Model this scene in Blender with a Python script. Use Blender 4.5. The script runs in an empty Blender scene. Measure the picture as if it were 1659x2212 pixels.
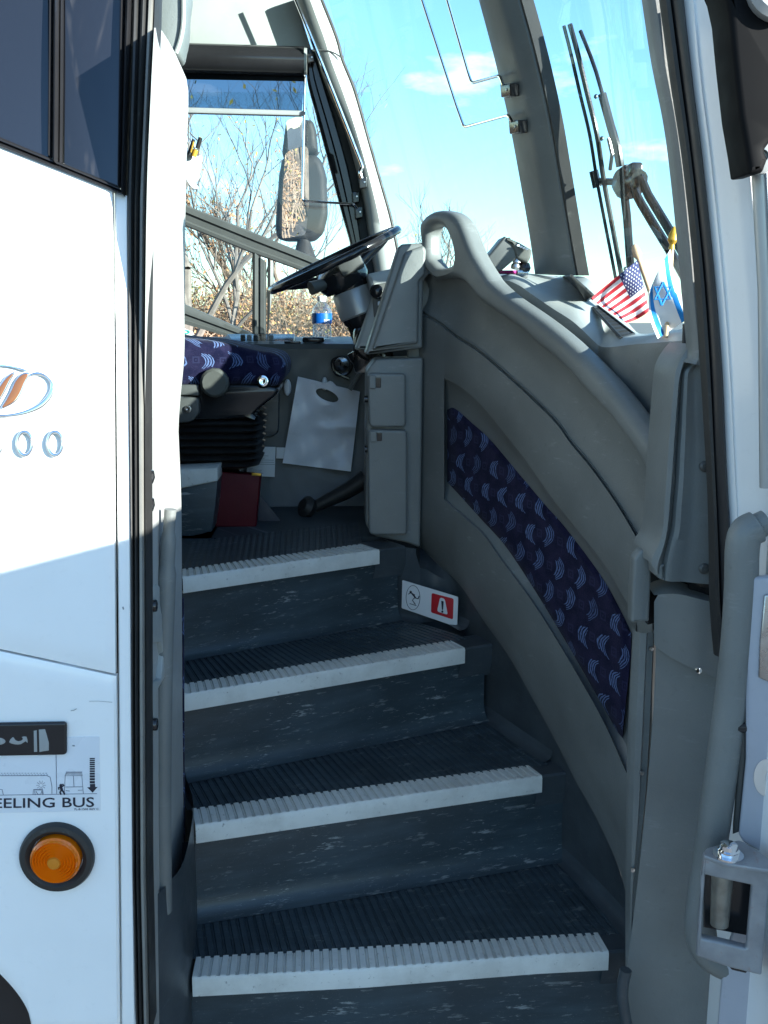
import bpy, bmesh, math, random
from mathutils import Vector, Matrix
rnd = random.Random(7)
sc = bpy.context.scene
col = sc.collection
R = math.radians
# ------------------------------------------------------------------ camera
CZ, YAW, PITCH, FL = 1.70, R(3), R(11), 2150.0
cd = bpy.data.cameras.new('camera'); cam = bpy.data.objects.new('camera', cd); col.objects.link(cam)
cd.sensor_fit = 'VERTICAL'; cd.sensor_height = 36; cd.sensor_width = 27; cd.lens = FL / 2212 * 36
cd.clip_start = .02; cd.clip_end = 3000
cam.location = (0, 0, CZ); cam.rotation_euler = (R(90) - PITCH, 0, -YAW)
sc.camera = cam
# ------------------------------------------------------------------ sun and sky
SUN = Vector((.76, -.57, .25)).normalized()
ld = bpy.data.lights.new('sun', 'SUN'); ld.energy = 5.0; ld.angle = R(.53); ld.color = (1, .95, .87)
sun = bpy.data.objects.new('sun', ld); col.objects.link(sun)
sun.rotation_euler = (-SUN).to_track_quat('-Z', 'Y').to_euler()
world = bpy.data.worlds.new('World'); sc.world = world; world.use_nodes = True
wn, wl_ = world.node_tree.nodes, world.node_tree.links
bg = wn['Background']; bg.inputs[1].default_value = .13
sky = wn.new('ShaderNodeTexSky'); sky.sky_type = 'NISHITA'; sky.sun_disc = False
sky.sun_elevation = math.asin(SUN.z); sky.sun_rotation = math.atan2(SUN.x, SUN.y)
sky.air_density = 1.0; sky.dust_density = .15; sky.ozone_density = 3.5
tc = wn.new('ShaderNodeTexCoord'); mp = wn.new('ShaderNodeMapping'); mp.inputs['Scale'].default_value = (3.2, 3.2, 9)
cn = wn.new('ShaderNodeTexNoise'); cn.inputs['Scale'].default_value = 1.7; cn.inputs['Detail'].default_value = 6; cn.inputs['Roughness'].default_value = .55
cr = wn.new('ShaderNodeMapRange'); cr.inputs[1].default_value = .58; cr.inputs[2].default_value = .85
cm = wn.new('ShaderNodeMixRGB'); cm.inputs[2].default_value = (7.5, 7.8, 8.2, 1)
wl_.new(tc.outputs['Generated'], mp.inputs[0]); wl_.new(mp.outputs[0], cn.inputs['Vector']); wl_.new(cn.outputs[0], cr.inputs[0])
wl_.new(cr.outputs[0], cm.inputs[0]); tn = wn.new('ShaderNodeMixRGB'); tn.blend_type = 'MULTIPLY'; tn.inputs[0].default_value = 1; tn.inputs[2].default_value = (.90, 1.0, 1.0, 1); wl_.new(sky.outputs[0], tn.inputs[1]); wl_.new(tn.outputs[0], cm.inputs[1]); wl_.new(cm.outputs[0], bg.inputs[0])
# ------------------------------------------------------------------ exposure and renderer
sc.view_settings.view_transform = 'Standard'; sc.view_settings.look = 'None'
sc.view_settings.exposure = 1.74; sc.view_settings.gamma = 1.0; sc.view_settings.use_curve_mapping = False
sc.render.engine = 'CYCLES'
sc.cycles.use_denoising = True
sc.cycles.max_bounces = 10; sc.cycles.transparent_max_bounces = 16; sc.cycles.diffuse_bounces = 5
sc.cycles.caustics_reflective = False; sc.cycles.caustics_refractive = False
sc.cycles.sample_clamp_indirect = 6
# ------------------------------------------------------------------ pixel rays (photo measured at 1659 x 2212)
C0 = Vector((0, 0, CZ))
RT = Vector((math.cos(YAW), -math.sin(YAW), 0))
FW = Vector((math.sin(YAW) * math.cos(PITCH), math.cos(YAW) * math.cos(PITCH), -math.sin(PITCH)))
UP = RT.cross(FW)
def ray(x, y): return FW + RT * ((x - 829.5) / FL) - UP * ((y - 1106) / FL)
CROP = dict(a=(0, 0, .25585), b=(333.5, 0, .32895), c=(667, 0, .32895), d=(1113.3, 0, .32895), e=(363.8, 545.7, .32895),
            f=(758, 424.5, .32895), g=(1173.9, 485.1, .2924), h=(0, 667, .25585), i=(0, 1152.1, .25585), j=(0, 1667.5, .25585),
            k=(303.2, 1091.4, .3655), l=(788.3, 1091.4, .3655), m=(303.2, 1637.2, .3655), n=(788.3, 1637.2, .3655),
            o=(1295.2, 1091.4, .24666), p=(1295.2, 1637.2, .25987), q=(237.7, 1036.9, .5318))
def K(c, pts):
    ox, oy, s = CROP[c]
    return [(ox + x * s, oy + y * s) for x, y in pts]
# surfaces: pt(px, py, d) -> world point, d metres off the surface towards the viewer's side; inv / fwd give flat metric coordinates
class PY:
    def __init__(s, Y): s.Y = Y
    def inv(s, x, y): d = ray(x, y); p = C0 + d * (s.Y / d.y); return p.x, p.z
    def fwd(s, u, v, d=0): return Vector((u, s.Y - d, v))
    def pt(s, x, y, d=0): return s.fwd(*s.inv(x, y), d)
class PX:
    def __init__(s, X, sg=1): s.X = X; s.sg = sg
    def inv(s, x, y): d = ray(x, y); p = C0 + d * (s.X / d.x); return p.y, p.z
    def fwd(s, u, v, d=0): return Vector((s.X + s.sg * d, u, v))
    def pt(s, x, y, d=0): return s.fwd(*s.inv(x, y), d)
class PV:                                   # vertical plane through two plan points
    def __init__(s, p, q):
        s.p = Vector(p).to_3d(); s.p.z = 0; s.u = (Vector(q) - Vector(p)).normalized().to_3d(); s.n = Vector((s.u.y, -s.u.x, 0))
        if s.n.dot(C0 - s.p) < 0: s.n = -s.n
    def inv(s, x, y):
        d = ray(x, y); t = s.n.dot(s.p - C0) / s.n.dot(d); w = C0 + d * t
        return (w - s.p).dot(s.u), w.z
    def fwd(s, u, v, d=0): return s.p + s.u * u + Vector((0, 0, v)) + s.n * d
    def pt(s, x, y, d=0): return s.fwd(*s.inv(x, y), d)
def yside(z): return 1.45 + .15 * max(0, z - 1.15) ** 2 + .06 * max(0, .75 - z) ** 2
class SIDE:
    def inv(s, x, y):
        d = ray(x, y); Y = 1.5
        for _ in range(12):
            p = C0 + d * (Y / d.y); Y = yside(p.z)
        return p.x, p.z
    def fwd(s, u, v, d=0): return Vector((u, yside(v) - d, v))
    def pt(s, x, y, d=0): return s.fwd(*s.inv(x, y), d)
def catmull(P, n=8, closed=False):
    P = [Vector(p) for p in P]; out = []; N = len(P)
    rng = range(N) if closed else range(N - 1)
    for i in rng:
        p0 = P[(i - 1) % N] if closed or i > 0 else P[0] * 2 - P[1]
        p1 = P[i]; p2 = P[(i + 1) % N]
        p3 = P[(i + 2) % N] if closed or i + 2 < N else P[-1] * 2 - P[-2]
        for k in range(n):
            t = k / n
            out.append(.5 * ((2 * p1) + (p2 - p0) * t + (2 * p0 - 5 * p1 + 4 * p2 - p3) * t * t + (3 * p1 - p0 - 3 * p2 + p3) * t ** 3))
    if not closed: out.append(P[-1])
    return out
def resample(P, n, closed=False):
    P = [Vector(p) for p in P]
    if closed: P = P + [P[0]]
    L = [0]
    for a, b in zip(P, P[1:]): L.append(L[-1] + (b - a).length)
    out = []; j = 0; m = n if closed else n - 1
    for i in range(n):
        t = L[-1] * i / m
        while j < len(P) - 2 and L[j + 1] < t: j += 1
        f = (t - L[j]) / max(1e-9, L[j + 1] - L[j]); out.append(P[j].lerp(P[j + 1], f))
    return out
class WALL:                                 # vertical wall over a curved plan line
    def __init__(s, plan):
        s.P = catmull([Vector(p) for p in plan], 10); s.L = [0]
        for a, b in zip(s.P, s.P[1:]): s.L.append(s.L[-1] + (b - a).length)
    def inv(s, x, y):
        d = ray(x, y); best = None
        for i, (a, b) in enumerate(zip(s.P, s.P[1:])):
            e = b - a; den = d.x * e.y - d.y * e.x
            if abs(den) < 1e-9: continue
            t = (a.x * e.y - a.y * e.x) / den
            k = ((C0.x + d.x * t - a.x) * e.x + (C0.y + d.y * t - a.y) * e.y) / e.length_squared
            lo = -9 if i == 0 else -1e-6; hi = 9 if i == len(s.P) - 2 else 1 + 1e-6
            if t > 0 and lo <= k <= hi and (best is None or t < best[0]): best = (t, s.L[i] + k * e.length, CZ + d.z * t)
        return best[1], best[2]
    def frame(s, u):
        i = 0
        while i < len(s.L) - 2 and s.L[i + 1] < u: i += 1
        e = (s.P[i + 1] - s.P[i]).normalized(); p = s.P[i] + e * (u - s.L[i])
        return p, Vector((-e.y, e.x))
    def fwd(s, u, v, d=0):
        p, n = s.frame(u); q = p + n * d
        return Vector((q.x, q.y, v))
    def pt(s, x, y, d=0): return s.fwd(*s.inv(x, y), d)
def lag(y, pts):                            # quadratic through three points
    r = 0
    for i, (a, b) in enumerate(pts):
        t = b
        for j, (c, _) in enumerate(pts):
            if i != j: t *= (y - c) / (a - c)
        r += t
    return r
def xwind(y, z): return lag(y, ((1.6, .60), (2.75, .70), (3.95, .29))) - lag(y, ((1.6, .19), (2.75, .30), (3.95, .285))) * (z - 1.8)
class WIND:
    def inv(s, x, y):
        d = ray(x, y); lo, hi = 1.2, 6
        g = lambda t: d.x * t - xwind(d.y * t, CZ + d.z * t)
        for _ in range(40):
            m = (lo + hi) / 2
            if g(lo) * g(m) <= 0: hi = m
            else: lo = m
        return d.y * lo, CZ + d.z * lo
    def fwd(s, u, v, d=0): return Vector((xwind(u, v) - d, u, v))
    def pt(s, x, y, d=0): return s.fwd(*s.inv(x, y), d)
def proj(p):
    v = p - C0; z = v.dot(FW); return 829.5 + v.dot(RT) / z * FL, 1106 - v.dot(UP) / z * FL
def ptc(S, x, y, d):                        # point d off surface S that still projects to the measured pixel
    a, b = x, y
    for _ in range(3):
        p = S.pt(a, b, d); q = proj(p); a += x - q[0]; b += y - q[1]
    return S.pt(a, b, d)
SD, WD = SIDE(), WIND()
GP = WALL([(.632, 1.58), (.606, 1.753), (.567, 1.94), (.51, 2.13), (.42, 2.36), (.345, 2.55), (.262, 2.76), (.22, 2.86)])
# ------------------------------------------------------------------ geometry helpers: each returns (verts, faces, uvs or None)
def loft(curves, closed_u=False, closed_v=False):
    n = len(curves[0]); m = len(curves); V = [Vector(p) for c in curves for p in c]; F = []; UV = []
    vv = 0
    for r, c in enumerate(curves):
        if r: vv += sum((Vector(a) - Vector(b)).length for a, b in zip(c, curves[r - 1])) / n
        uu = 0
        for i, p in enumerate(c):
            if i: uu += (Vector(p) - Vector(c[i - 1])).length
            UV.append((uu, vv))
    for r in range(m if closed_v else m - 1):
        for i in range(n if closed_u else n - 1):
            a, b = r * n + i, r * n + (i + 1) % n; c, d = ((r + 1) % m) * n + (i + 1) % n, ((r + 1) % m) * n + i
            F.append((a, b, c, d))
    return V, F, UV
def tube(P, r, n=10, caps=True):
    P = [Vector(p) for p in P]; rs = r if isinstance(r, (list, tuple)) else [r] * len(P)
    if len(rs) != len(P): rs = [rs[0] + (rs[-1] - rs[0]) * i / (len(P) - 1) for i in range(len(P))]
    T = [(P[min(i + 1, len(P) - 1)] - P[max(i - 1, 0)]).normalized() for i in range(len(P))]
    u = T[0].orthogonal().normalized(); C = []
    for p, t, q in zip(P, T, rs):
        u = (u - t * u.dot(t)); u = u.normalized() if u.length > 1e-6 else t.orthogonal().normalized(); w = t.cross(u)
        C.append([p + (u * math.cos(2 * math.pi * k / n) + w * math.sin(2 * math.pi * k / n)) * q for k in range(n)])
    V, F, UV = loft(C, closed_u=True)
    if caps: F.append(tuple(reversed(range(n)))); F.append(tuple(len(V) - n + k for k in range(n)))
    return V, F, UV
def lathe(prof, o, ax, n=32, e=None):
    ax = Vector(ax).normalized(); u = Vector(e).normalized() if e else ax.orthogonal().normalized(); w = ax.cross(u); o = Vector(o)
    return loft([[o + ax * h + (u * math.cos(2 * math.pi * k / n) + w * math.sin(2 * math.pi * k / n)) * r for k in range(n)] for r, h in prof], closed_u=True)
def frm(c, x, y, z): return Matrix((x, y, z)).transposed().to_4x4(), Vector(c)
def box(c, s, rot=None, bev=.0, seg=2):
    bm = bmesh.new(); bmesh.ops.create_cube(bm, size=1)
    for v in bm.verts: v.co = Vector((v.co.x * s[0], v.co.y * s[1], v.co.z * s[2]))
    if bev: bmesh.ops.bevel(bm, geom=bm.edges[:], offset=bev, segments=seg, affect='EDGES', profile=.5)
    M = rot if rot else Matrix.Identity(3)
    V = [M @ v.co + Vector(c) for v in bm.verts]; bm.verts.index_update(); F = [tuple(v.index for v in f.verts) for f in bm.faces]; bm.free()
    return V, F, None
def roundpoly(P, r, n=5):
    P = [Vector(p) for p in P]; N = len(P); out = []
    for i in range(N):
        q = r[i] if isinstance(r, (list, tuple)) else r
        a, b, c = P[i - 1], P[i], P[(i + 1) % N]; q = min(q, (a - b).length * .48, (c - b).length * .48)
        s, e = b + (a - b).normalized() * q, b + (c - b).normalized() * q
        for k in range(n + 1):
            t = k / n; out.append(s * (1 - t) ** 2 + b * 2 * t * (1 - t) + e * t * t)
    return out
def fill2d(loops, thick, bev, res=2):
    cu = bpy.data.curves.new('t', 'CURVE'); cu.dimensions = '2D'; cu.fill_mode = 'BOTH'
    cu.extrude = max(thick / 2 - bev, 0); cu.bevel_depth = bev; cu.bevel_resolution = res; cu.offset = -bev
    for li, lp in enumerate(loops):
        ar = sum(a[0] * b[1] - b[0] * a[1] for a, b in zip(lp, list(lp[1:]) + [lp[0]])); lp = list(lp)
        if (ar < 0) == (li == 0): lp.reverse()
        s = cu.splines.new('POLY'); s.points.add(len(lp) - 1); s.use_cyclic_u = True
        for q, p in zip(s.points, lp): q.co = (p[0], p[1], 0, 1)
    o = bpy.data.objects.new('t', cu); me = bpy.data.meshes.new_from_object(o)
    bm = bmesh.new(); bm.from_mesh(me); bmesh.ops.remove_doubles(bm, verts=bm.verts, dist=1e-5); bm.verts.index_update()
    V = [v.co.copy() for v in bm.verts]; F = [tuple(v.index for v in f.verts) for f in bm.faces]
    bm.free(); bpy.data.meshes.remove(me); bpy.data.objects.remove(o); bpy.data.curves.remove(cu)
    return V, F
def slab(S, outline, d0, d1, bev=.002, holes=(), res=2):
    """outline in photo pixels laid on surface S, from d0 to d1 metres off it, edges rounded"""
    L = [[S.inv(*p) for p in outline]] + [[S.inv(*p) for p in h] for h in holes]
    V, F = fill2d(L, d1 - d0, bev, res)
    return [S.fwd(v.x, v.y, v.z + (d0 + d1) / 2) for v in V], F, None
def strip(S, Lp, Rp, prof, n=24):
    """band between two pixel polylines on S; prof = [(t across, d off surface)]"""
    Lr, Rr = resample(Lp, n), resample(Rp, n); rows = []
    for t, d in prof: rows.append([S.pt(*(a.lerp(b, t)), d) for a, b in zip(Lr, Rr)])
    return loft(rows)
def bar(d, r=.15): return [(0, 0), (0, d * .75), (r * .35, d * .95), (r, d), (1 - r, d), (1 - r * .35, d * .95), (1, d * .75), (1, 0)]
def rect(x0, y0, x1, y1): return [(x0, y0), (x1, y0), (x1, y1), (x0, y1)]
def ell(cx, cy, rx, ry, n=28, a0=0, a1=2 * math.pi):
    return [(cx + rx * math.cos(a0 + (a1 - a0) * k / n), cy + ry * math.sin(a0 + (a1 - a0) * k / n)) for k in range(n if a1 - a0 > 6.28 else n + 1)]
def text(S, s, px, py, hpx, d, align='LEFT', wpx=None, shear=0):
    """flat printed lettering on S: baseline start at px, py, cap height hpx pixels"""
    cu = bpy.data.curves.new('t', 'FONT'); cu.body = s; cu.align_x = align; cu.resolution_u = 3; cu.offset = .012
    o = bpy.data.objects.new('t', cu); me = bpy.data.meshes.new_from_object(o)
    V = [v.co.copy() for v in me.vertices]; F = [tuple(p.vertices) for p in me.polygons]
    bpy.data.meshes.remove(me); bpy.data.objects.remove(o); bpy.data.curves.remove(cu)
    k = hpx / .69; kx = k
    if wpx: kx = wpx / max(1e-6, max(v.x for v in V) - min(v.x for v in V))
    return [S.pt(px + v.x * kx, py - v.y * k - v.x * kx * shear, d) for v in V], F, None
# ------------------------------------------------------------------ objects
WLOC = {}
def tag(o, label=None, cat=None, group=None, kind=None):
    for k_, v_ in (('label', label), ('category', cat), ('group', group), ('kind', kind)):
        if v_: o[k_] = v_
    return o
def empty(name, loc, label, cat, group=None):
    o = bpy.data.objects.new(name, None); o.location = loc; o.empty_display_size = .1; col.objects.link(o); WLOC[o] = Vector(loc)
    return tag(o, label, cat, group)
def mk(name, geos, mat, parent=None, label=None, cat=None, group=None, kind=None, ang=38, mats=None, fm=None):
    if isinstance(geos, tuple): geos = [geos]
    V, F, UV, has = [], [], [], False
    for g in geos:
        b = len(V); V += g[0]; F += [tuple(i + b for i in f) for f in g[1]]
        if g[2]: has = True; UV += g[2]
        else: UV += [(p.x + p.y * .7, p.z) for p in g[0]]
    lo = Vector(V[0]).copy(); hi = lo.copy()
    for p in V:
        for k_ in range(3): lo[k_] = min(lo[k_], p[k_]); hi[k_] = max(hi[k_], p[k_])
    c = (lo + hi) / 2; c.z = lo.z
    me = bpy.data.meshes.new(name); me.from_pydata([p - c for p in V], [], F)
    for m_ in (mats or [mat]): me.materials.append(m_)
    if fm:
        for p, k_ in zip(me.polygons, fm): p.material_index = k_
    uv = me.uv_layers.new(name='UVMap'); vi = [0] * len(me.loops); me.loops.foreach_get('vertex_index', vi)
    uv.data.foreach_set('uv', [q for i in vi for q in UV[i]])
    bm = bmesh.new(); bm.from_mesh(me); bmesh.ops.recalc_face_normals(bm, faces=bm.faces[:]); bm.to_mesh(me); bm.free()
    me.polygons.foreach_set('use_smooth', [True] * len(me.polygons)); me.set_sharp_from_angle(angle=R(ang))
    o = bpy.data.objects.new(name, me); col.objects.link(o)
    if parent: o.parent = parent; o.location = c - WLOC[parent]
    else: o.location = c
    WLOC[o] = c
    return tag(o, label, cat, group, kind)
# ------------------------------------------------------------------ materials
class NT:
    def __init__(s, name):
        s.m = bpy.data.materials.new(name); s.m.use_nodes = True; s.t = s.m.node_tree; s.b = s.t.nodes['Principled BSDF']
    def n(s, typ, ins=None, **kw):
        x = s.t.nodes.new('ShaderNode' + typ)
        for k_, v_ in kw.items(): setattr(x, k_, v_)
        for k_, v_ in (ins or {}).items():
            if isinstance(v_, bpy.types.NodeSocket): s.t.links.new(v_, x.inputs[k_])
            else: x.inputs[k_].default_value = v_
        return x
    def math(s, op, a, b=0, c=None):
        d = {0: a, 1: b}
        if c is not None: d[2] = c
        return s.n('Math', d, operation=op).outputs[0]
    def mix(s, f, a, b):
        c4 = lambda q: q if isinstance(q, bpy.types.NodeSocket) else (*q, 1)
        return s.n('MixRGB', {0: f, 1: c4(a), 2: c4(b)}).outputs[0]
    def rng(s, x, a, b, c=0, d=1): return s.n('MapRange', {0: x, 1: a, 2: b, 3: c, 4: d}).outputs[0]
    def noise(s, v, scale, detail=3, rough=.5): return s.n('TexNoise', {'Vector': v, 'Scale': scale, 'Detail': detail, 'Roughness': rough}).outputs[0]
    def set(s, **kw):
        for k_, v_ in kw.items():
            k_ = k_.replace('_', ' ')
            if isinstance(v_, bpy.types.NodeSocket): s.t.links.new(v_, s.b.inputs[k_])
            elif isinstance(v_, tuple) and len(v_) == 3: s.b.inputs[k_].default_value = (*v_, 1)
            else: s.b.inputs[k_].default_value = v_
        return s
    def bump(s, h, strength=.2, dist=.002):
        x = s.n('Bump', {'Strength': strength, 'Distance': dist, 'Height': h}); s.t.links.new(x.outputs[0], s.b.inputs['Normal']); return s
    def obj(s): return s.n('TexCoord').outputs['Object']
    def uv(s): return s.n('TexCoord').outputs['UV']
def plain(name, c, rough=.5, metal=0, grain=0, gs=250, var=.08, vs=9, spec=.5, coat=0, dirt=None, scf=0):
    T = NT(name); o = T.obj(); big = T.noise(o, vs, 4)
    a = tuple(max(0, q * (1 - var)) for q in c); b = tuple(min(1, q * (1 + var)) for q in c)
    cc = T.mix(T.rng(big, .3, .7), a, b)
    if dirt:
        sp = T.noise(o, 55, 5, .7); cc = T.mix(T.rng(sp, .60, .74, 0, dirt[1]), cc, dirt[0])
    if scf:
        mpv = T.n('Mapping', {'Vector': o, 'Scale': (14, 14, 60), 'Rotation': (.5, .3, .2)}).outputs[0]; st_ = T.noise(mpv, 1.5, 6, .7); bl_ = T.noise(o, 5, 3)
        cc = T.mix(T.math('MULTIPLY', T.math('MULTIPLY', T.rng(st_, .58, .68), T.rng(bl_, .45, .65)), scf), cc, tuple(min(1, q * 2.2 + .02) for q in c))
    T.set(Base_Color=cc, Metallic=metal, Specular_IOR_Level=spec, Coat_Weight=coat)
    T.set(Roughness=T.rng(T.noise(o, vs * 3, 3), .3, .7, max(.02, rough - .06), min(1, rough + .06)))
    if grain: T.bump(T.noise(o, gs, 2), grain, .001)
    return T.m
M = {}
M['white'] = plain('white_paint', (.86, .86, .855), .18, var=.02, coat=.3, dirt=((.45, .44, .42), .10))
M['trimwhite'] = plain('cream_plastic', (.40, .41, .40), .45, var=.04, grain=.12, scf=.2, dirt=((.35, .33, .3), .15))
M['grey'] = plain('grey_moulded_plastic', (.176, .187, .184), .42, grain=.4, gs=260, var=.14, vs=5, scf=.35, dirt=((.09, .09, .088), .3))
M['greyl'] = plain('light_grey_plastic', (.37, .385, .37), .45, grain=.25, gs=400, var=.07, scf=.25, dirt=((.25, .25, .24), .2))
M['greyd'] = plain('dark_grey_plastic', (.07, .074, .072), .45, grain=.2, gs=400, var=.1)
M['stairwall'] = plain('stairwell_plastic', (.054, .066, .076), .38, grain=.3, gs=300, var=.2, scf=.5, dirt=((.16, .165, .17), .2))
M['black'] = plain('black_plastic', (.018, .018, .02), .38, grain=.12, var=.15)
M['rubber'] = plain('black_rubber', (.022, .022, .022), .55, grain=.15, gs=150, var=.25, dirt=((.12, .12, .11), .35))
M['rubberg'] = plain('weathered_grey_rubber', (.20, .195, .18), .6, grain=.2, gs=120, var=.2, dirt=((.06, .06, .055), .5))
M['chrome'] = plain('chrome', (.82, .83, .85), .07, 1, var=.03)
M['steel'] = plain('brushed_steel', (.5, .5, .5), .3, 1, var=.12, vs=30)
M['galv'] = plain('worn_cast_metal', (.30, .31, .33), .5, .35, grain=.4, gs=90, var=.2, vs=25, dirt=((.28, .12, .05), .55))
M['alu'] = plain('painted_aluminium', (.40, .41, .41), .35, .3, var=.05)
M['brown'] = plain('copper_brown_enamel', (.33, .13, .06), .18, .55, var=.1)
M['paper'] = plain('white_paper', (.74, .74, .75), .6, var=.03)
M['ink'] = plain('dark_blue_ink', (.012, .014, .03), .5, var=.05)
M['inkg'] = plain('grey_print', (.30, .31, .31), .5, var=.05)
M['inkl'] = plain('thin_grey_line_print', (.16, .17, .22), .5, var=.05)
M['red'] = plain('red_print', (.55, .02, .03), .4, var=.05)
M['maroon'] = plain('maroon_leatherette', (.085, .004, .010), .5, spec=.2, grain=.3, gs=200, var=.15)
M['magenta'] = plain('magenta_card', (.42, .02, .22), .4, var=.05)
M['asphalt'] = plain('asphalt', (.13, .128, .122), .9, grain=.8, gs=60, var=.25, vs=1.2)
M['bark'] = plain('bark', (.17, .135, .105), .9, grain=.6, gs=30, var=.35, vs=6)
M['barkg'] = plain('grey_bark', (.19, .17, .15), .9, grain=.6, gs=30, var=.3, vs=6)
M['leafbrown'] = plain('dry_brown_leaves', (.36, .20, .10), .8, var=.5, vs=1.5)
M['leafyel'] = plain('yellow_green_leaves', (.30, .26, .06), .8, var=.4, vs=1.5)
M['twig'] = plain('brown_twigs', (.34, .25, .18), .9, var=.4, vs=2)
M['wood'] = plain('pale_wood', (.55, .38, .24), .5, var=.1, vs=30)
M['gold'] = plain('gold_plastic', (.62, .36, .05), .3, .4, var=.08)
M['seatgrey'] = plain('knob_grey', (.07, .073, .066), .6, grain=.3, gs=90, var=.1)
M['cap'] = plain('bottle_cap', (.8, .8, .82), .4, var=.02)
M['teal'] = plain('teal_print', (.02, .32, .28), .4, var=.1)
M['fblue'] = plain('flag_blue', (.004, .20, .55), .7, grain=.4, gs=600, var=.06)
M['fnavy'] = plain('flag_navy', (.02, .025, .10), .7, grain=.4, gs=600, var=.08)
M['fred'] = plain('flag_red', (.45, .015, .03), .7, grain=.4, gs=600, var=.08)
M['fwhite'] = plain('flag_white', (.80, .80, .82), .7, grain=.4, gs=600, var=.03)
for q in ('fblue', 'fnavy', 'fred', 'fwhite'):
    b_ = M[q].node_tree.nodes['Principled BSDF']; b_.inputs['Subsurface Weight'].default_value = 0
M['olabel'] = plain('bottle_label_blue', (.004, .10, .42), .35, var=.25, vs=40)
M['amberbase'] = plain('amber_reflector', (.6, .2, .01), .4, var=.1)
def nosing_mat():
    T = NT('ribbed_white_vinyl'); o = T.obj(); d1 = T.noise(o, 9, 6, .7); d2 = T.noise(o, 70, 5, .75)
    c = T.mix(T.rng(d1, .42, .66, 0, .6), (.72, .72, .68), (.50, .49, .45)); c = T.mix(T.rng(d2, .61, .70, 0, .7), c, (.12, .11, .10))
    T.set(Base_Color=c, Roughness=.45); T.bump(d2, .15, .001); return T.m
M['nosing'] = nosing_mat()
def scuff(name, base, amt, rough):
    T = NT(name); uv = T.uv()
    s1 = T.n('Mapping', {'Vector': uv, 'Scale': (7, 42, 1), 'Rotation': (0, 0, .12)}).outputs[0]
    s2 = T.n('Mapping', {'Vector': uv, 'Scale': (30, 120, 1), 'Rotation': (0, 0, -.25)}).outputs[0]
    n1 = T.noise(s1, 1.6, 6, .72); n2 = T.noise(s2, 1.3, 5, .7); blot = T.noise(uv, 5, 4, .65); dust = T.noise(uv, 300, 2)
    k1 = T.math('MULTIPLY', T.rng(n1, .575, .63), T.rng(blot, .43, .58)); k2 = T.math('MULTIPLY', T.rng(n2, .61, .67), T.rng(blot, .42, .58))
    k3 = T.rng(dust, .68, .76)
    c = T.mix(T.rng(T.noise(uv, 4, 4), .3, .7), tuple(q * .75 for q in base), tuple(q * 1.3 for q in base))
    c = T.mix(T.math('MULTIPLY', T.rng(T.noise(s1, .7, 4, .6), .45, .75), .35), c, tuple(q * 2.6 for q in base))
    k = T.math('MULTIPLY', T.math('MINIMUM', T.math('ADD', T.math('ADD', k1, k2), T.math('MULTIPLY', k3, .5)), 1), amt)
    c = T.mix(k, c, (.30, .32, .32)); T.set(Base_Color=c, Roughness=rough, Specular_IOR_Level=.45); T.bump(T.noise(uv, 500, 2), .1, .001)
    return T.m
M['riser'] = scuff('scuffed_dark_rubber', (.036, .052, .063), .9, .40)
M['tread'] = scuff('ribbed_dark_rubber', (.038, .054, .065), .45, .4)
M['floor'] = scuff('dark_floor_vinyl', (.032, .043, .050), .5, .5)
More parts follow.
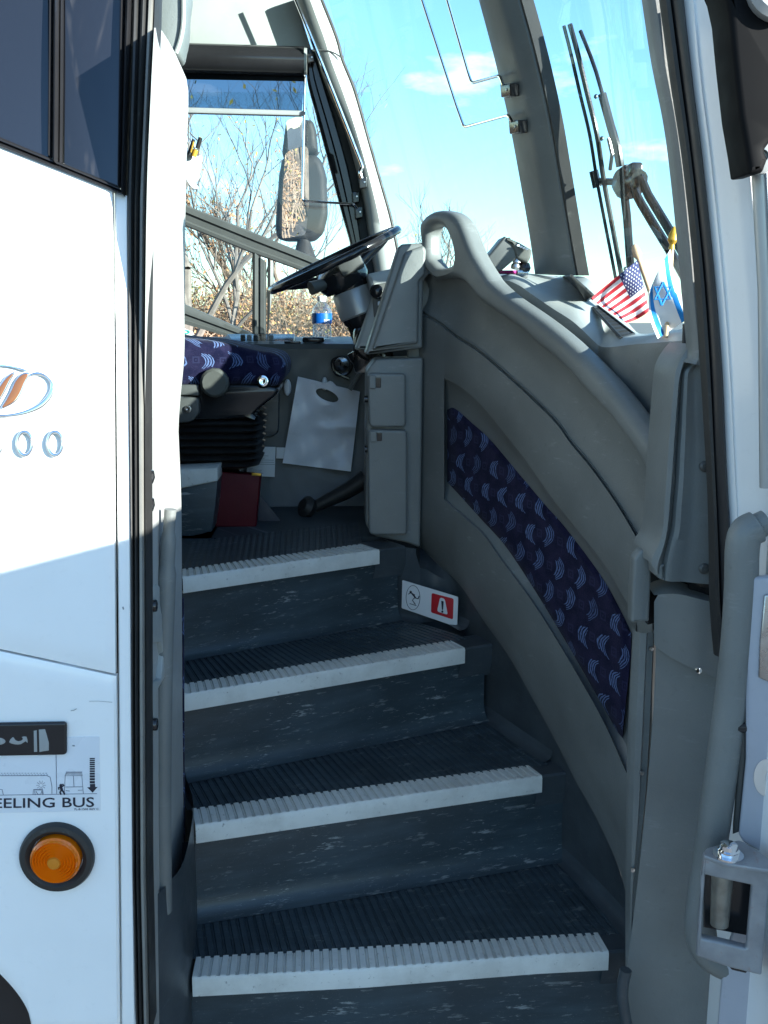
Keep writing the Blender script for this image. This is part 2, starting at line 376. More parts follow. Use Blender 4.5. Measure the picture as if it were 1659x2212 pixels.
def fabric(name):
    T = NT(name); uv = T.uv(); sx = T.n('SeparateXYZ', {0: uv})
    X = T.math('DIVIDE', sx.outputs[0], .078); Y = T.math('DIVIDE', sx.outputs[1], .062)
    row = T.math('FLOOR', Y); X = T.math('ADD', X, T.math('MULTIPLY', row, .5)); fx = T.math('FRACT', X); fy = T.math('FRACT', Y)
    cell = T.n('TexWhiteNoise', {'Vector': T.n('CombineXYZ', {0: T.math('FLOOR', X), 1: row}).outputs[0]}, noise_dimensions='3D').outputs[0]
    dx = T.math('SUBTRACT', fx, T.math('ADD', .22, T.math('MULTIPLY', cell, .16))); dy = T.math('SUBTRACT', fy, T.math('ADD', .42, T.math('MULTIPLY', T.math('FRACT', T.math('MULTIPLY', cell, 7.3)), .16)))
    dx = T.math('ADD', dx, T.math('MULTIPLY', T.math('SUBTRACT', T.noise(uv, 30, 2), .5), .22))
    sgn = T.math('SUBTRACT', T.math('MULTIPLY', T.math('GREATER_THAN', cell, .45), 2), 1)
    bent = T.math('ADD', dx, T.math('MULTIPLY', T.math('MULTIPLY', T.math('MULTIPLY', dy, dy), 1.5), sgn)); bent = T.math('ADD', bent, T.math('MULTIPLY', dy, .22))
    mA = T.math('MULTIPLY', T.math('LESS_THAN', T.math('ABSOLUTE', bent), .19), T.math('LESS_THAN', T.math('ABSOLUTE', dy), T.math('ADD', .26, T.math('MULTIPLY', T.math('ABSOLUTE', T.math('SUBTRACT', bent, .1)), .7))))
    wv = T.math('SINE', T.math('MULTIPLY', bent, 62))
    waves = T.math('MULTIPLY', mA, T.math('GREATER_THAN', wv, -.15))
    qx = T.math('ABSOLUTE', T.math('SUBTRACT', fx, .79)); qy = T.math('MULTIPLY', T.math('ABSOLUTE', dy), .8); mx = T.math('MAXIMUM', qx, qy)
    sq = T.math('MULTIPLY', T.math('LESS_THAN', mx, .13), T.math('SUBTRACT', 1, T.math('MULTIPLY', T.math('LESS_THAN', mx, .075), T.math('GREATER_THAN', mx, .03))))
    nz = T.noise(uv, 260, 3, .7); nb = T.noise(uv, 26, 3)
    base = T.mix(T.rng(nb, .38, .62), (.003, .004, .026), (.014, .013, .045)); base = T.mix(T.rng(nz, .55, .7, 0, .6), base, (.035, .028, .065))
    c = T.mix(T.math('MULTIPLY', sq, .4), base, (.035, .04, .10)); c = T.mix(T.math('MULTIPLY', T.math('MULTIPLY', waves, T.rng(T.noise(uv, 90, 3), .30, .5, .35, 1)), T.rng(cell, 0, .5, .45, 1)), c, (.12, .18, .36))
    T.set(Base_Color=c, Roughness=.92, Sheen_Weight=.05, Specular_IOR_Level=.2); T.bump(nz, .5, .002); return T.m
M['fabric'] = fabric('navy_patterned_upholstery')
def glass(name, tint, refl=1.0, rough=0.0, ior=1.45):
    T = NT(name); t = T.t; out = t.nodes['Material Output']; t.nodes.remove(T.b)
    tr = T.n('BsdfTransparent', {0: (*tint, 1)}); gl = T.n('BsdfGlossy', {0: (.9, .93, .95, 1), 'Roughness': rough})
    ge = T.n('NewGeometry'); c_ = T.math('ABSOLUTE', T.n('VectorMath', {0: ge.outputs['Normal'], 1: ge.outputs['Incoming']}, operation='DOT_PRODUCT').outputs['Value'])
    f = T.math('MULTIPLY', T.math('ADD', T.math('MULTIPLY', T.math('POWER', T.math('SUBTRACT', 1, c_), 5), .96), .04), refl)
    mx = T.n('MixShader', {0: f}); t.links.new(tr.outputs[0], mx.inputs[1]); t.links.new(gl.outputs[0], mx.inputs[2]); t.links.new(mx.outputs[0], out.inputs[0])
    return T.m
M['wglass'] = glass('windshield_glass', (.80, .94, .95), .3)
M['sglass'] = glass('side_window_glass', (.90, .95, .95), .8)
def bottle():
    T = NT('clear_bottle_plastic'); t = T.t; out = t.nodes['Material Output']; t.nodes.remove(T.b)
    tr = T.n('BsdfTransparent', {0: (.93, .96, .98, 1)}); df = T.n('BsdfTranslucent', {0: (.85, .88, .9, 1)}); gl = T.n('BsdfGlossy', {0: (1, 1, 1, 1), 'Roughness': .06})
    lw = T.n('LayerWeight', {0: .35}).outputs['Facing']; nz = T.rng(T.noise(T.obj(), 60, 3), .4, .7, .12, .5)
    m1 = T.n('MixShader', {0: nz}); t.links.new(tr.outputs[0], m1.inputs[1]); t.links.new(df.outputs[0], m1.inputs[2])
    m2 = T.n('MixShader', {0: T.math('MULTIPLY', lw, .55)}); t.links.new(m1.outputs[0], m2.inputs[1]); t.links.new(gl.outputs[0], m2.inputs[2]); t.links.new(m2.outputs[0], out.inputs[0]); return T.m
M['clear'] = bottle()
M['shade'] = glass('blue_mesh_shade', (.40, .46, .52), .1, .4)
M['dshade'] = glass('dark_mesh_shade', (.03, .03, .03), .1, .4)
def tinted():
    T = NT('dark_tinted_glass'); T.set(Base_Color=(.012, .014, .02), Roughness=.04, IOR=1.75); o = T.obj(); T.bump(T.noise(o, 3, 2), .02, .01); return T.m
M['tint'] = tinted()
def amber():
    T = NT('amber_lens'); T.set(Base_Color=(.78, .17, .002), Roughness=.12, IOR=1.5, Subsurface_Weight=.0, Coat_Weight=.5); return T.m
M['amber'] = amber()
M['mirror'] = plain('mirror_glass', (.85, .86, .88), .015, 1, var=.0)
M['mirror'].node_tree.nodes['Principled BSDF'].inputs['Roughness'].default_value = .01
for l_ in list(M['mirror'].node_tree.links):
    if l_.to_socket.name == 'Roughness': M['mirror'].node_tree.links.remove(l_)
# ================================================================== the ground
g_ = [[Vector((x, y, .02 * math.sin(x * .3) * math.cos(y * .2) if abs(x) < 90 and abs(y) < 90 else 0)) for x in range(-400, 401, 40)] for y in range(-400, 401, 40)]
tag(mk('ground', loft(g_), M['asphalt']), 'grey asphalt parking lot under the bus', kind='structure')
# ================================================================== the bus
bus = empty('coach_bus', (0, 2.7, 0), 'white coach bus with its entrance door open on four dark steps', 'bus')
def part(name, geos, mat, parent=None, label=None, **kw): return mk(name, geos, M[mat] if isinstance(mat, str) else mat, parent or bus, label, **kw)
# ---- shell that encloses the cab; its unseen parts also keep light out
part('roof_panel', box((-2.0, 2.7, 3.36), (5.2, 2.4, .08), bev=.02), 'greyl')
part('roof_skin', box((-2.0, 2.7, 3.44), (5.3, 2.55, .06), bev=.02), 'white')
part('rear_bulkhead', box((-4.6, 2.7, 1.9), (.08, 2.4, 2.9)), 'greyd')
part('aisle_floor', box((-2.6, 2.75, 1.24), (3.6, 2.2, .06)), 'floor')
part('cab_floor', box((.15, 3.39, 1.049), (1.5, 1.14, .06)), 'floor')
part('cab_floor', box((-.68, 2.78, 1.049), (.66, .62, .06)), 'floor')
part('underframe', box((-2.2, 2.8, .62), (3.2, .9, .5)), 'black')
ysd = lambda z: yside(z) + .012
part('rear_side_wall', loft([[Vector((x, ysd(z) + .05, z)) for x in (-.42, -1.2, -2.4, -4.6)] for z in (.3, .8, 1.2, 1.6, 2.0, 2.4, 2.8, 3.4)]), 'black')
part('far_side_wall', [box((-1.9, 3.93, .95), (4.9, .07, 1.3), bev=.01), box((-3.0, 3.95, 2.5), (4.6, .06, 1.9)), box((-.97, 3.93, 3.1), (1.9, .06, .56))], 'greyl')
fp = [[Vector((xwind(y, z) + .01, y, z)) for y in [1.6 + 2.3 * k / 16 for k in range(17)]] for z in (.3, .8, 1.2, 1.5, 1.62)]
part('far_side_skin', box((-3.2, 3.985, 1.9), (4.0, .03, 3.0), bev=.01), 'white')
part('corner_sunblock_skin', loft([[Vector((x, y, z)) for x, y in ((.70, 1.66), (.705, 1.47), (.725, 1.34), (.80, 1.36), (.84, 1.52))] for z in (.2, .6, 1.0, 1.4, 1.8)]), 'white')  # unseen corner, bulged outward to stop sun reaching the steps
part('front_panel', loft(fp), 'white')  # out of view, added to block light below the windshield
part('header_panel', loft([[Vector((xwind(y, z), y, z)) for y in [1.6 + 2.3 * k / 16 for k in range(17)]] for z in (3.12, 3.25, 3.42)]), 'greyl')
# ---- windshield: two panes either side of the centre post
for y0, y1 in ((1.66, 2.735), (2.765, 3.93)):
    part('windshield_pane', loft([[Vector((xwind(y, z), y, z)) for y in [y0 + (y1 - y0) * k / 14 for k in range(15)]] for z in [1.56 + 1.58 * k / 14 for k in range(15)]]), 'wglass')
# ================================================================== white side of the bus
def panel(top, bot, xl, xr, d, nx=28, ny=36, e=2.2, sk=.016, rnd_=.004):
    """body panel on the curved bus side: rounded rim and a skirt into the seam"""
    rows = []
    def row(t, off, dd):
        r_ = []
        for i in range(nx + 1):
            s = i / nx; x = xl(t) + (xr(t) - xl(t)) * s
            a, b = top(x), bot(x); y = a + (b - a) * t; r_.append((x, y, s))
        return r_
    T = [0] + [k / ny for k in range(ny + 1)] + [1]
    out = []
    for ti, t in enumerate(T):
        edge_v = ti in (0, len(T) - 1); cur = []
        base = row(t, 0, d)
        for k_, (x, y, s) in enumerate([base[0]] + base + [base[-1]]):
            edge_h = k_ in (0, len(base) + 1)
            dd = d - (sk if edge_v or edge_h else 0)
            rim = (not (edge_v or edge_h)) and (t in (0, 1) or k_ in (1, len(base)))
            if rim: dd -= rnd_
            yy = y + (e if (t == 0 and not edge_v) else 0) * 0
            cur.append(SD.pt(x, yy, dd))
        out.append(cur)
    return loft(out)
ln = lambda a, b: (lambda x: a[1] + (b[1] - a[1]) * (x - a[0]) / (b[0] - a[0]))
wline = ln((0, 316), (268, 420)); seam = ln((0, 1404), (248, 1457.5))
part('hatch_panel', panel(lambda x: wline(x) + 1, lambda x: seam(x), lambda t: -500, lambda t: 241 + 7 * t, 0, nx=60), 'white')
def arch(x):
    if x >= 65: return min(2240, 2212 + (x - 65) * 4)
    if x > -70: return 2212 - 162 * (1 - (x + 70) / 135) ** .62
    return 2050 - 40 * math.sin(min(1, (-70 - x) / 300) * math.pi / 2)
part('fender_panel', panel(lambda x: seam(x) + 5, arch, lambda t: -500, lambda t: 250 + 8 * t, .0, nx=150), 'white')
part('edge_strip', panel(lambda x: wline(x), lambda x: 2240, lambda t: 244.5 + 15 * t, lambda t: 274 + 5 * min(1, t * 3) + 13 * t * t, -.007, nx=8, ny=60), 'white')
# wheel and wheel well
ty = []
for r_, h_ in ((.30, 0), (.33, .05), (.46, .055), (.50, .03), (.515, 0), (.515, -.2), (.50, -.24)): ty.append((r_, h_))
part('wheel_well', lathe([(.62, 0), (.62, -.5), (.0, -.5)], (-.99, 1.52, .50), (0, -1, 0), 40), 'black')
whl = part('wheel', lathe(ty, (-.99, 1.62, .515), (0, -1, 0), 48), 'rubber')
part('rim', lathe([(0, .04), (.12, .05), (.14, .0), (.26, -.03), (.30, .02), (.31, .05)], (-.99, 1.62, .515), (0, -1, 0), 40), 'steel', whl)
# ---- upper dark side glazing
trimx = lambda y: 264 - 9 * (y / 420)
ga = [(-500, -40), (100, -40), (102, 348), (-500, 113)]; gb = [(134, -40), (262, -40), (253, 402), (132, 352)]
for q in (ga, gb):
    w_ = part('side_window', slab(SD, roundpoly(q, 4), -.03, -.012, .002), 'tint')
    rows = []
part('window_trim', strip(SD, [(103, -40), (100, 330)], [(133, -40), (130, 362)], [(0, -.02), (0, -.006), (.12, -.002), (.25, -.006), (.3, -.010), (.45, .0), (.6, .003), (.75, -.002), (.8, -.012), (.9, -.004), (1, -.008), (1, -.02)], 40), M['black'].copy(), label='glossy black rubber trim between two window panes')
part('window_trim', strip(SD, [(258, -40), (252, 395)], [(284, -40), (268, 425)], [(0, -.02), (0, -.004), (.15, -.001), (.3, -.006), (.42, -.012), (.55, .0), (.75, .003), (.9, -.002), (1, -.012), (1, -.02)], 40), M['black'].copy())
part('window_trim', strip(SD, [(-500, 87), (132, 350), (256, 402)], [(-500, 127), (132, 370), (268, 424)], [(0, -.02), (.0, -.008), (.15, -.004), (.35, -.003), (.5, -.009), (.65, -.001), (.85, .002), (1, -.004), (1, -.02)], 40), M['black'].copy())
for o in [q for q in bus.children if q.name.startswith('window_trim')]:
    m_ = o.data.materials[0]; b_ = m_.node_tree.nodes['Principled BSDF']
    for l_ in list(m_.node_tree.links):
        if l_.to_socket.name == 'Roughness': m_.node_tree.links.remove(l_)
    b_.inputs['Roughness'].default_value = .12
# ---- emblem and numerals
em = part('emblem', [slab(SD, catmull(K('h', [(-260, 700), (-230, 590), (-120, 500), (0, 472), (120, 482), (236, 515), (205, 524), (110, 494), (0, 484), (-110, 512), (-215, 595), (-240, 700), (-215, 800), (-100, 872), (20, 888), (140, 876), (260, 838), (360, 775), (420, 700), (432, 640), (405, 590), (350, 562), (285, 565), (255, 578), (268, 545), (330, 530), (400, 560), (450, 615), (467, 680), (440, 755), (370, 830), (260, 880), (140, 905), (20, 914), (-110, 895), (-230, 815)]), 4, True), 0, .006, .002),
                     slab(SD, catmull(K('h', [(10, 845), (40, 790), (90, 700), (130, 610), (190, 545), (262, 540), (225, 620), (185, 720), (130, 790), (60, 830)]), 4, True), 0, .005, .0015),
                     slab(SD, catmull(K('h', [(-110, 850), (-60, 760), (0, 650), (60, 570), (138, 528), (95, 610), (50, 700), (0, 780), (-50, 825)]), 4, True), 0, .005, .0015)], 'chrome', label='chrome oval emblem with two leaf shapes')
for q in ([(28, 828), (60, 775), (105, 690), (142, 610), (195, 556), (245, 552), (212, 620), (172, 712), (122, 780), (62, 818)], [(-90, 838), (-45, 755), (10, 655), (66, 582), (120, 546), (82, 610), (38, 698), (-8, 770), (-50, 814)]):
    part('leaf', slab(SD, catmull(K('h', q), 4, True), .003, .0062, .0008), 'brown', em)
def ring(c, cx, cy, rx, ry, k): return K(c, ell(cx, cy, rx, ry)), K(c, ell(cx + 2, cy, rx * k, ry * (1 - (1 - k) * .75)))
for cx in (216, 472):
    a, b = ring('h', cx, 1134, 78, 115, .64)
    part('numeral', slab(SD, a, 0, .007, .0022, [b]), 'chrome', label='chrome numeral 0 on the bus side')
part('numeral', slab(SD, K('h', [(-110, 1030), (24, 1022), (20, 1048), (-80, 1054), (-86, 1110), (-50, 1100), (0, 1112), (30, 1150), (32, 1190), (8, 1230), (-50, 1252), (-110, 1240), (-112, 1212), (-60, 1228), (-18, 1208), (0, 1180), (-4, 1148), (-40, 1124), (-108, 1136)]), 0, .007, .002), 'chrome', label='chrome numeral 5 on the bus side')
# ---- door release plate with pictogram
pl = part('door_release_plate', slab(SD, roundpoly(K('i', [(-190, 1592), (572, 1580), (572, 1858), (-190, 1872)]), 9), 0, .007, .004), 'black')
ic = [K('i', [(297, 1650), (322, 1646), (326, 1826), (300, 1828)]), K('i', [(340, 1640), (392, 1636), (408, 1690), (424, 1750), (424, 1815), (345, 1828)]),
      catmull(K('i', [(90, 1745), (122, 1702), (140, 1725), (168, 1738), (200, 1728), (205, 1712), (196, 1702), (236, 1700), (246, 1752), (228, 1738), (190, 1762), (140, 1764)]), 2, True),
      catmull(K('i', [(-40, 1712), (30, 1712), (60, 1740), (30, 1764), (-40, 1768)]), 3, True)]
for q in ic: part('pictogram', slab(SD, q, .0066, .0078, .0002), 'inkg', pl)
# ---- kneeling bus sticker
st = part('sticker', slab(SD, roundpoly(K('j', [(-250, -265), (838, -305), (850, 325), (-250, 352)]), 2), .0, .0008, .0002), plain('sticker_film', (.70, .72, .76), .3, var=.02))
def line(c, pts, w, d=.0012, S=SD): return tube([S.pt(*p, d) for p in K(c, pts)], w, 5, True)
W_ = .00045
art = [line('j', [(473, -290), (480, 185)], W_), line('j', [(-250, 195), (100, 192), (820, 180)], W_),
       line('j', [(-250, 30), (395, 28), (425, 40), (440, 120), (440, 180)], W_), line('j', [(280, 190), (285, 145), (360, 143), (368, 188)], W_),
       line('j', [(300, 192), (292, 150), (355, 150), (362, 190)], W_), line('j', [(305, 160), (320, 185), (345, 185), (355, 160)], W_),
       line('j', [(-10, 145), (20, 145), (30, 190)], W_), line('j', [(545, 175), (552, 30), (692, 28), (705, 180)], W_), line('j', [(622, 32), (626, 125)], W_),
       line('j', [(555, 125), (700, 122)], W_), line('j', [(550, 30), (560, 5), (690, 3), (696, 28)], W_), line('j', [(556, 155), (590, 158)], W_), line('j', [(660, 152), (700, 150)], W_)]
for k in range(10): art.append(line('j', [(348 + 14 * math.cos(k * .628), 110 + 14 * math.sin(k * .628)), (348 + 40 * math.cos(k * .628), 110 + 40 * math.sin(k * .628))], .0003))
for k in range(14): art.append(line('j', [(562 + k * 10, -8), (562 + k * 10, 24)], .0003))
for k in range(26): art.append(line('j', [(-240 + k * 25, 8 - (0 if k < 24 else 0)), (-227 + k * 25, 8)], .0004)); art.append(line('j', [(-232 + k * 25, 22), (-219 + k * 25, 22)], .0004))
part('line_drawing', art, 'inkl', st)
fig = [slab(SD, K('j', ell(515, 112, 13, 14, 12)), .0008, .0014, .0001)] + [line('j', q, w) for q, w in (([(515, 118), (522, 150)], .0022), ([(520, 150), (508, 168), (517, 188)], .0013), ([(524, 150), (538, 165), (548, 188)], .0013), ([(514, 124), (495, 130), (498, 145)], .0011), ([(522, 124), (540, 112), (530, 98)], .0011))]
part('walking_figure', fig, 'ink', st)
fig = [slab(SD, K('j', [(738, 128), (762, 126), (760, 100), (804, 98), (806, 124), (826, 124), (784, 172)]), .0008, .0014, .0001)]
for k, (y0, y1) in enumerate(((74, 94), (50, 68), (26, 44), (4, 20), (-16, -2), (-36, -22), (-54, -42), (-72, -60), (-88, -77), (-104, -94), (-120, -110))):
    fig.append(slab(SD, K('j', rect(759, y0, 802, y1)), .0008, .0014, .0001))
part('arrow', fig, 'ink', st)
part('lettering', text(SD, 'KNEELING BUS', *K('j', [(800, 291)])[0], 20.5, .0013, 'RIGHT', 276, .012), 'ink', st)
part('lettering', text(SD, '7L-8-1505 REV C', *K('j', [(835, 317)])[0], 3.9, .0013, 'RIGHT', 53, .012), 'ink', st)
# ---- amber marker lamp
cxy = K('j', [(487, 708)])[0]; cu_, cv_ = SD.inv(*cxy); lc = SD.fwd(cu_, cv_)
r0 = abs(SD.inv(*K('j', [(803, 708)])[0])[0] - cu_); LX = Vector((0, -1, 0))
lamp = part('marker_lamp', lathe([(r0, -.004), (r0, .006), (r0 * .95, .011), (r0 * .82, .012), (r0 * .70, .006), (r0 * .68, -.004)], lc, LX, 56), 'rubber', label='round amber marker lamp in a black rubber ring')
pr = [(r0 * .675, -.004), (r0 * .665, .015), (r0 * .62, .018)]
for k in range(16):
    rr = r0 * .62 * (1 - k / 16); pr.append((max(rr, .0001), .0185 + (.003 if k % 2 else -.001) + .003 * (k / 16)))
part('lens', lathe(pr, lc + LX * .0, LX, 56), 'amber', lamp, ang=8)
part('bulb_holder', lathe([(.011, 0), (.009, .004), (0, .005)], lc + LX * .021, LX, 20), 'amberbase', lamp)
# small scratches on the paint
for q, w in (([(755, 1414), (830, 1413), (950, 1423)], .00035), ([(600, 1494), (625, 1490), (648, 1478)], .0007), ([(614, 1788), (632, 1790)], .0012), ([(1038, 618), (1044, 640)], .0012)):
    part('paint_scratch', line('i', q, w, .0016), 'inkg')
# ================================================================== rear door jamb
seal_y = [(-40, 0), (40, 0), (200, 0), (430, 0), (800, 0), (1100, 0), (1300, 0), (1500, 0), (1900, 0), (2240, 0)]
def sx(vals): return [(x, y) for x, (y, _) in zip(vals, seal_y)]
s0 = sx([286, 284, 279, 272, 275, 279, 281, 281, 284, 292]); s1 = sx([301, 299, 294, 287, 286, 287, 288, 288, 291, 299])
s2 = sx([319, 316, 309, 299, 296, 297, 298, 298, 300, 308]); s3 = sx([331, 328, 320, 311, 308, 309, 310, 311, 313, 320]); s4 = sx([336, 334, 326, 317, 313, 314, 315, 315, 317, 325])
part('door_seal', strip(SD, s0, s1, [(0, -.03), (0, -.008), (.3, -.004), (.6, -.005), (1, -.012), (1, -.03)], 60), 'rubber')
part('door_seal', strip(SD, s1, s2, [(0, -.03), (0, -.012), (.25, -.004), (.5, -.001), (.75, -.004), (1, -.014), (1, -.03)], 60), 'rubber')
part('seal_lip', strip(SD, s2, s3, [(0, -.03), (0, -.010), (.3, -.002), (.7, -.002), (1, -.012), (1, -.03)], 60), 'rubberg')
part('door_seal', strip(SD, s3, s4, [(0, -.03), (0, -.012), (.5, -.008), (1, -.018), (1, -.06)], 60), 'rubber')
# jamb cover: from the seal inwards to the cab
J0 = [(334, 40), (326, 200), (317, 430), (313, 800), (314, 1100), (315, 1300), (315, 1500), (317, 1900), (325, 2240)]
J2 = [(358, 79), (408, 205), (401, 460), (398, 769), (389, 880), (385.5, 930), (388, 1000), (392, 1102), (393, 1300), (394, 1500), (397, 1800), (399, 2000), (402, 2240)]
def jambgrid():
    ys = [60 + (2240 - 60) * k / 80 for k in range(81)]; a = catmull(J0, 10); b = catmull([(335, 44), (358, 79), (376, 110), (391, 143), (401.5, 166), (407, 205), (404, 307), (400.5, 460), (399, 667), (398, 769), (391, 846), (387, 897), (385.5, 930), (388, 987), (392, 1102), (393, 1300), (394, 1500), (397, 1800), (399, 2000), (402, 2240)], 6)
    def at(P, y):
        for p, q in zip(P, P[1:]):
            if p.y <= y <= q.y: return p.x + (q.x - p.x) * (y - p.y) / max(1e-6, q.y - p.y)
        return P[0].x if y < P[0].y else P[-1].x
    cols = []
    for t in (0, .03, .12, .25, .4, .55, .7, .8, .88, .94, 1.0):
        Y = 1.485 + .47 * t
        c_ = []
        for y in ys:
            x = at(a, y) + (at(b, y) - at(a, y)) * t
            c_.append(PY(Y).pt(x, y))
        cols.append(c_)
    last = cols[-1]; cols.append([p + Vector((-.03, .03, 0)) for p in last]); cols.append([p + Vector((-.12, .04, 0)) for p in last])
    return cols
part('jamb_cover', loft(jambgrid()), 'trimwhite', label='cream moulded cover of the rear door jamb')
XJ = PX(-.292)
for y in (1029, 1089):
    c_ = PY(1.52).pt(319.5, y, 0); part('hex_bolt', [lathe([(.012, -.004), (.012, .010), (.0105, .0115), (.006, .0115), (.005, .006), (0, .006)], c_ + Vector((-.004, 0, 0)), (1, -.25, 0), 6)], 'steel')
lat = part('latch_plate', slab(PX(-.298), roundpoly(K('i', [(1225, 512), (1290, 425), (1320, 440), (1322, 600), (1362, 800), (1388, 1000), (1372, 1200), (1300, 1330), (1292, 1700), (1222, 1740)]), 6), -.01, .006, .003, [roundpoly(K('i', [(1243, 940), (1328, 918), (1352, 1020), (1332, 1232), (1262, 1258), (1243, 1285)]), 4)]), 'greyl')
part('latch_pocket', slab(PX(-.303), K('i', [(1225, 900), (1350, 900), (1365, 1250), (1225, 1300)]), -.006, 0, .001), 'black', lat)
for q in ((1285, 612), (1290, 1612)):
    p_ = PX(-.292).pt(*K('i', [q])[0]); part('screw', lathe([(.010, -.006), (.010, .006), (.009, .0075), (.0055, .0078), (.005, .004), (0, .004)], p_, (1, 0, 0), 20), 'black', lat)
gt = PY(1.66); tp = [gt.pt(x, y) for x, y in ((368, 1100), (362, 1200), (356, 1330), (352, 1500), (350, 1700), (351, 1850), (352, 1968))]
part('guide_tube', [tube(catmull(tp, 6), [.010] * 4 + [.013] * 4 + [.0165] * 29, 18)], 'grey', label='grey vertical guide tube on the rear jamb')
part('carpet_edge', slab(PY(1.972), [(394.5, 1290), (398, 1290), (399, 1600), (400, 1800), (398, 1835), (397, 1800), (396, 1600)], 0, .01, .0015), 'fabric')
# round grey overhead end
oh = PY(2.35)
part('overhead_end_panel', [slab(oh, catmull([(310, -60), (396, -60), (396.5, 20), (395, 58), (389, 90), (380, 116), (352, 110), (322, 60)], 4, True), -.12, .0, .012)], 'grey')
part('overhead_trim', tube(catmull([oh.pt(*p, .004) for p in ((396, -40), (397, 20), (395.5, 58), (389.5, 90), (380.5, 116))], 6), .005, 8), 'greyl')
# ================================================================== the stairs
def atZ(x, y, z): d = ray(x, y); return C0 + d * ((z - CZ) / d.z)
ZS = [.45, .668, .875, 1.084]
FRONT = [[(415, 2112), (788, 2093), (1044, 2073), (1160, 2064), (1315, 2056)], [(422, 1783), (1171, 1676)], [(397, 1500), (1004, 1400)], [(393.8, 1247), (819, 1187)]]
BACK = [[(429, 1979), (1154, 1853)], [(402, 1686), (991, 1552)], [(393.8, 1431), (811, 1333)], None]
NB = [[(424, 2068), (1291, 2015)], [(414.7, 1747), (1141, 1653.6)], [(393.8, 1478), (973, 1383.8)], [(393.8, 1230), (782, 1174.7)]]
stairs = []
EXT = -.16                                  # steps run on to the left behind the jamb
def ribprof(u, pitch=.0182):
    f = (u / pitch) % 1.0
    if f < .56: return 0
    if f < .62: return -.0022
    if f < .68: return -.0040
    if f < .75: return -.0022
    if f < .82: return -.0022
    if f < .88: return -.0040
    if f < .94: return -.0022
    return 0
def ribs(A, B, z, pitch=.0182, depth=1.0):
    """ribbed strip between 3-d polylines A (front) and B (back)"""
    la = sum((q - p).length for p, q in zip(A, A[1:])); us = []; u = 0
    brk = [0, .05, .52, .56, .60, .63, .67, .70, .80, .83, .87, .90, .95]
    k = 0
    while k * pitch < la:
        for b in brk:
            t = (k + b) * pitch
            if t < la: us.append(t)
        k += 1
    us.append(la)
    def pos(P, t):
        L = [0]
        for p, q in zip(P, P[1:]): L.append(L[-1] + (q - p).length)
        T = t * L[-1]
        for i in range(len(P) - 1):
            if T <= L[i + 1] + 1e-9 or i == len(P) - 2: return P[i].lerp(P[i + 1], (T - L[i]) / max(1e-9, L[i + 1] - L[i]))
    return us, la, pos
for k in range(4):
    z = ZS[k]
    fr = [atZ(*p, z) for p in FRONT[k]]; nbk = [atZ(*p, z) for p in NB[k]]
    dirn = (fr[-1] - fr[0]).normalized()
    if k == 0: bk0 = [atZ(*p, z) for p in BACK[0]]
    bk = [atZ(*p, z) for p in BACK[k]] if BACK[k] else None
    # nosing: ribbed top, rounded lip and a smooth front face
    us, la, pos = ribs(fr, nbk, z)
    n2 = Vector((-dirn.y, dirn.x, 0))
    if n2.y < 0: n2 = -n2
    hh = .040
    rows = []
    for t, dz, a in ((1, -.006, 0), (1, .0012, 1), (.12, .0012, 1), (.06, .0010, .75), (.02, .0005, .2), (0, -.0015, 0), (-.001, -.005, 0), (-.001, -hh, 0), (.03, -hh - .002, 0)):
        rr = []
        for u in us:
            p = pos(fr, u / la); q = pos(nbk, u / la)
            w = p.lerp(q, t) if t >= 0 else p - n2 * .002
            if t == .03: w = p + n2 * .03
            rr.append(Vector((w.x, w.y, z + dz + ribprof(u) * a)))
        rows.append(rr)
    ra, rb_ = pos(fr, 0) - dirn * .05, pos(fr, 1) + dirn * .07
    rpos = lambda t: ra if t < .01 else (rb_ if t > .99 else pos(fr, t))
    step = part('stair_step', loft([[Vector((p.x, p.y, z - hh - .004)) + n2 * .018 for p in [rpos(i / 30) for i in range(31)]], [Vector((p.x, p.y, z - hh - .05)) + n2 * .016 for p in [rpos(i / 30) for i in range(31)]]]
                                   + [[Vector((p.x, p.y, max(0, (ZS[k - 1] if k else .2)) + h_)) + n2 * (.016 - o_) for p in [rpos(i / 30) for i in range(31)]] for h_, o_ in ((.05, 0), (.028, .003), (.014, .009), (.005, .020), (.0015, .034))]),
                'riser', label=['dark scuffed riser of the lowest step', 'dark scuffed riser of the second step', 'dark scuffed riser of the third step', 'dark scuffed riser of the top step'][k])
    stairs.append(step)
    part('nosing', loft(rows), 'nosing', step, label='white ribbed nosing', ang=50)
    e0, e1_ = pos(fr, 1) + n2 * .006, pos(nbk, 1) + n2 * .02
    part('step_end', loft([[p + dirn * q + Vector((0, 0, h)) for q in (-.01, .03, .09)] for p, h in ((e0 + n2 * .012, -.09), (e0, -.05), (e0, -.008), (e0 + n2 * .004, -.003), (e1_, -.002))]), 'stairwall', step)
    # tread
    if bk:
        bk = [bk[0] + n2 * .03 - dirn * .03, bk[-1] + n2 * .03 + dirn * .05]; nbk = [nbk[0] - dirn * .01] + nbk[1:-1] + [nbk[-1] + dirn * .05]
        us, la, pos = ribs(nbk, bk, z)
        rows = [[Vector((lambda w: (w.x, w.y, z + ribprof(u) * .8))(pos(nbk, u / la).lerp(pos(bk, u / la), t))) for u in us] for t in (-.02, .2, .4, .6, .8, 1)]
        part('tread', loft(rows), 'tread', step, ang=50)
    else:
        bk = [nbk[0] + Vector((-.02, .32, 0)), nbk[1] + Vector((.0, .30, 0))]
        us, la, pos = ribs(nbk, bk, z)
        rows = [[Vector((lambda w: (w.x, w.y, z + .001 + ribprof(u) * .35))(pos(nbk, u / la).lerp(pos(bk, u / la), t))) for u in us] for t in (-.02, .3, .6, 1)]
        part('tread', loft(rows), 'floor', step, ang=50)
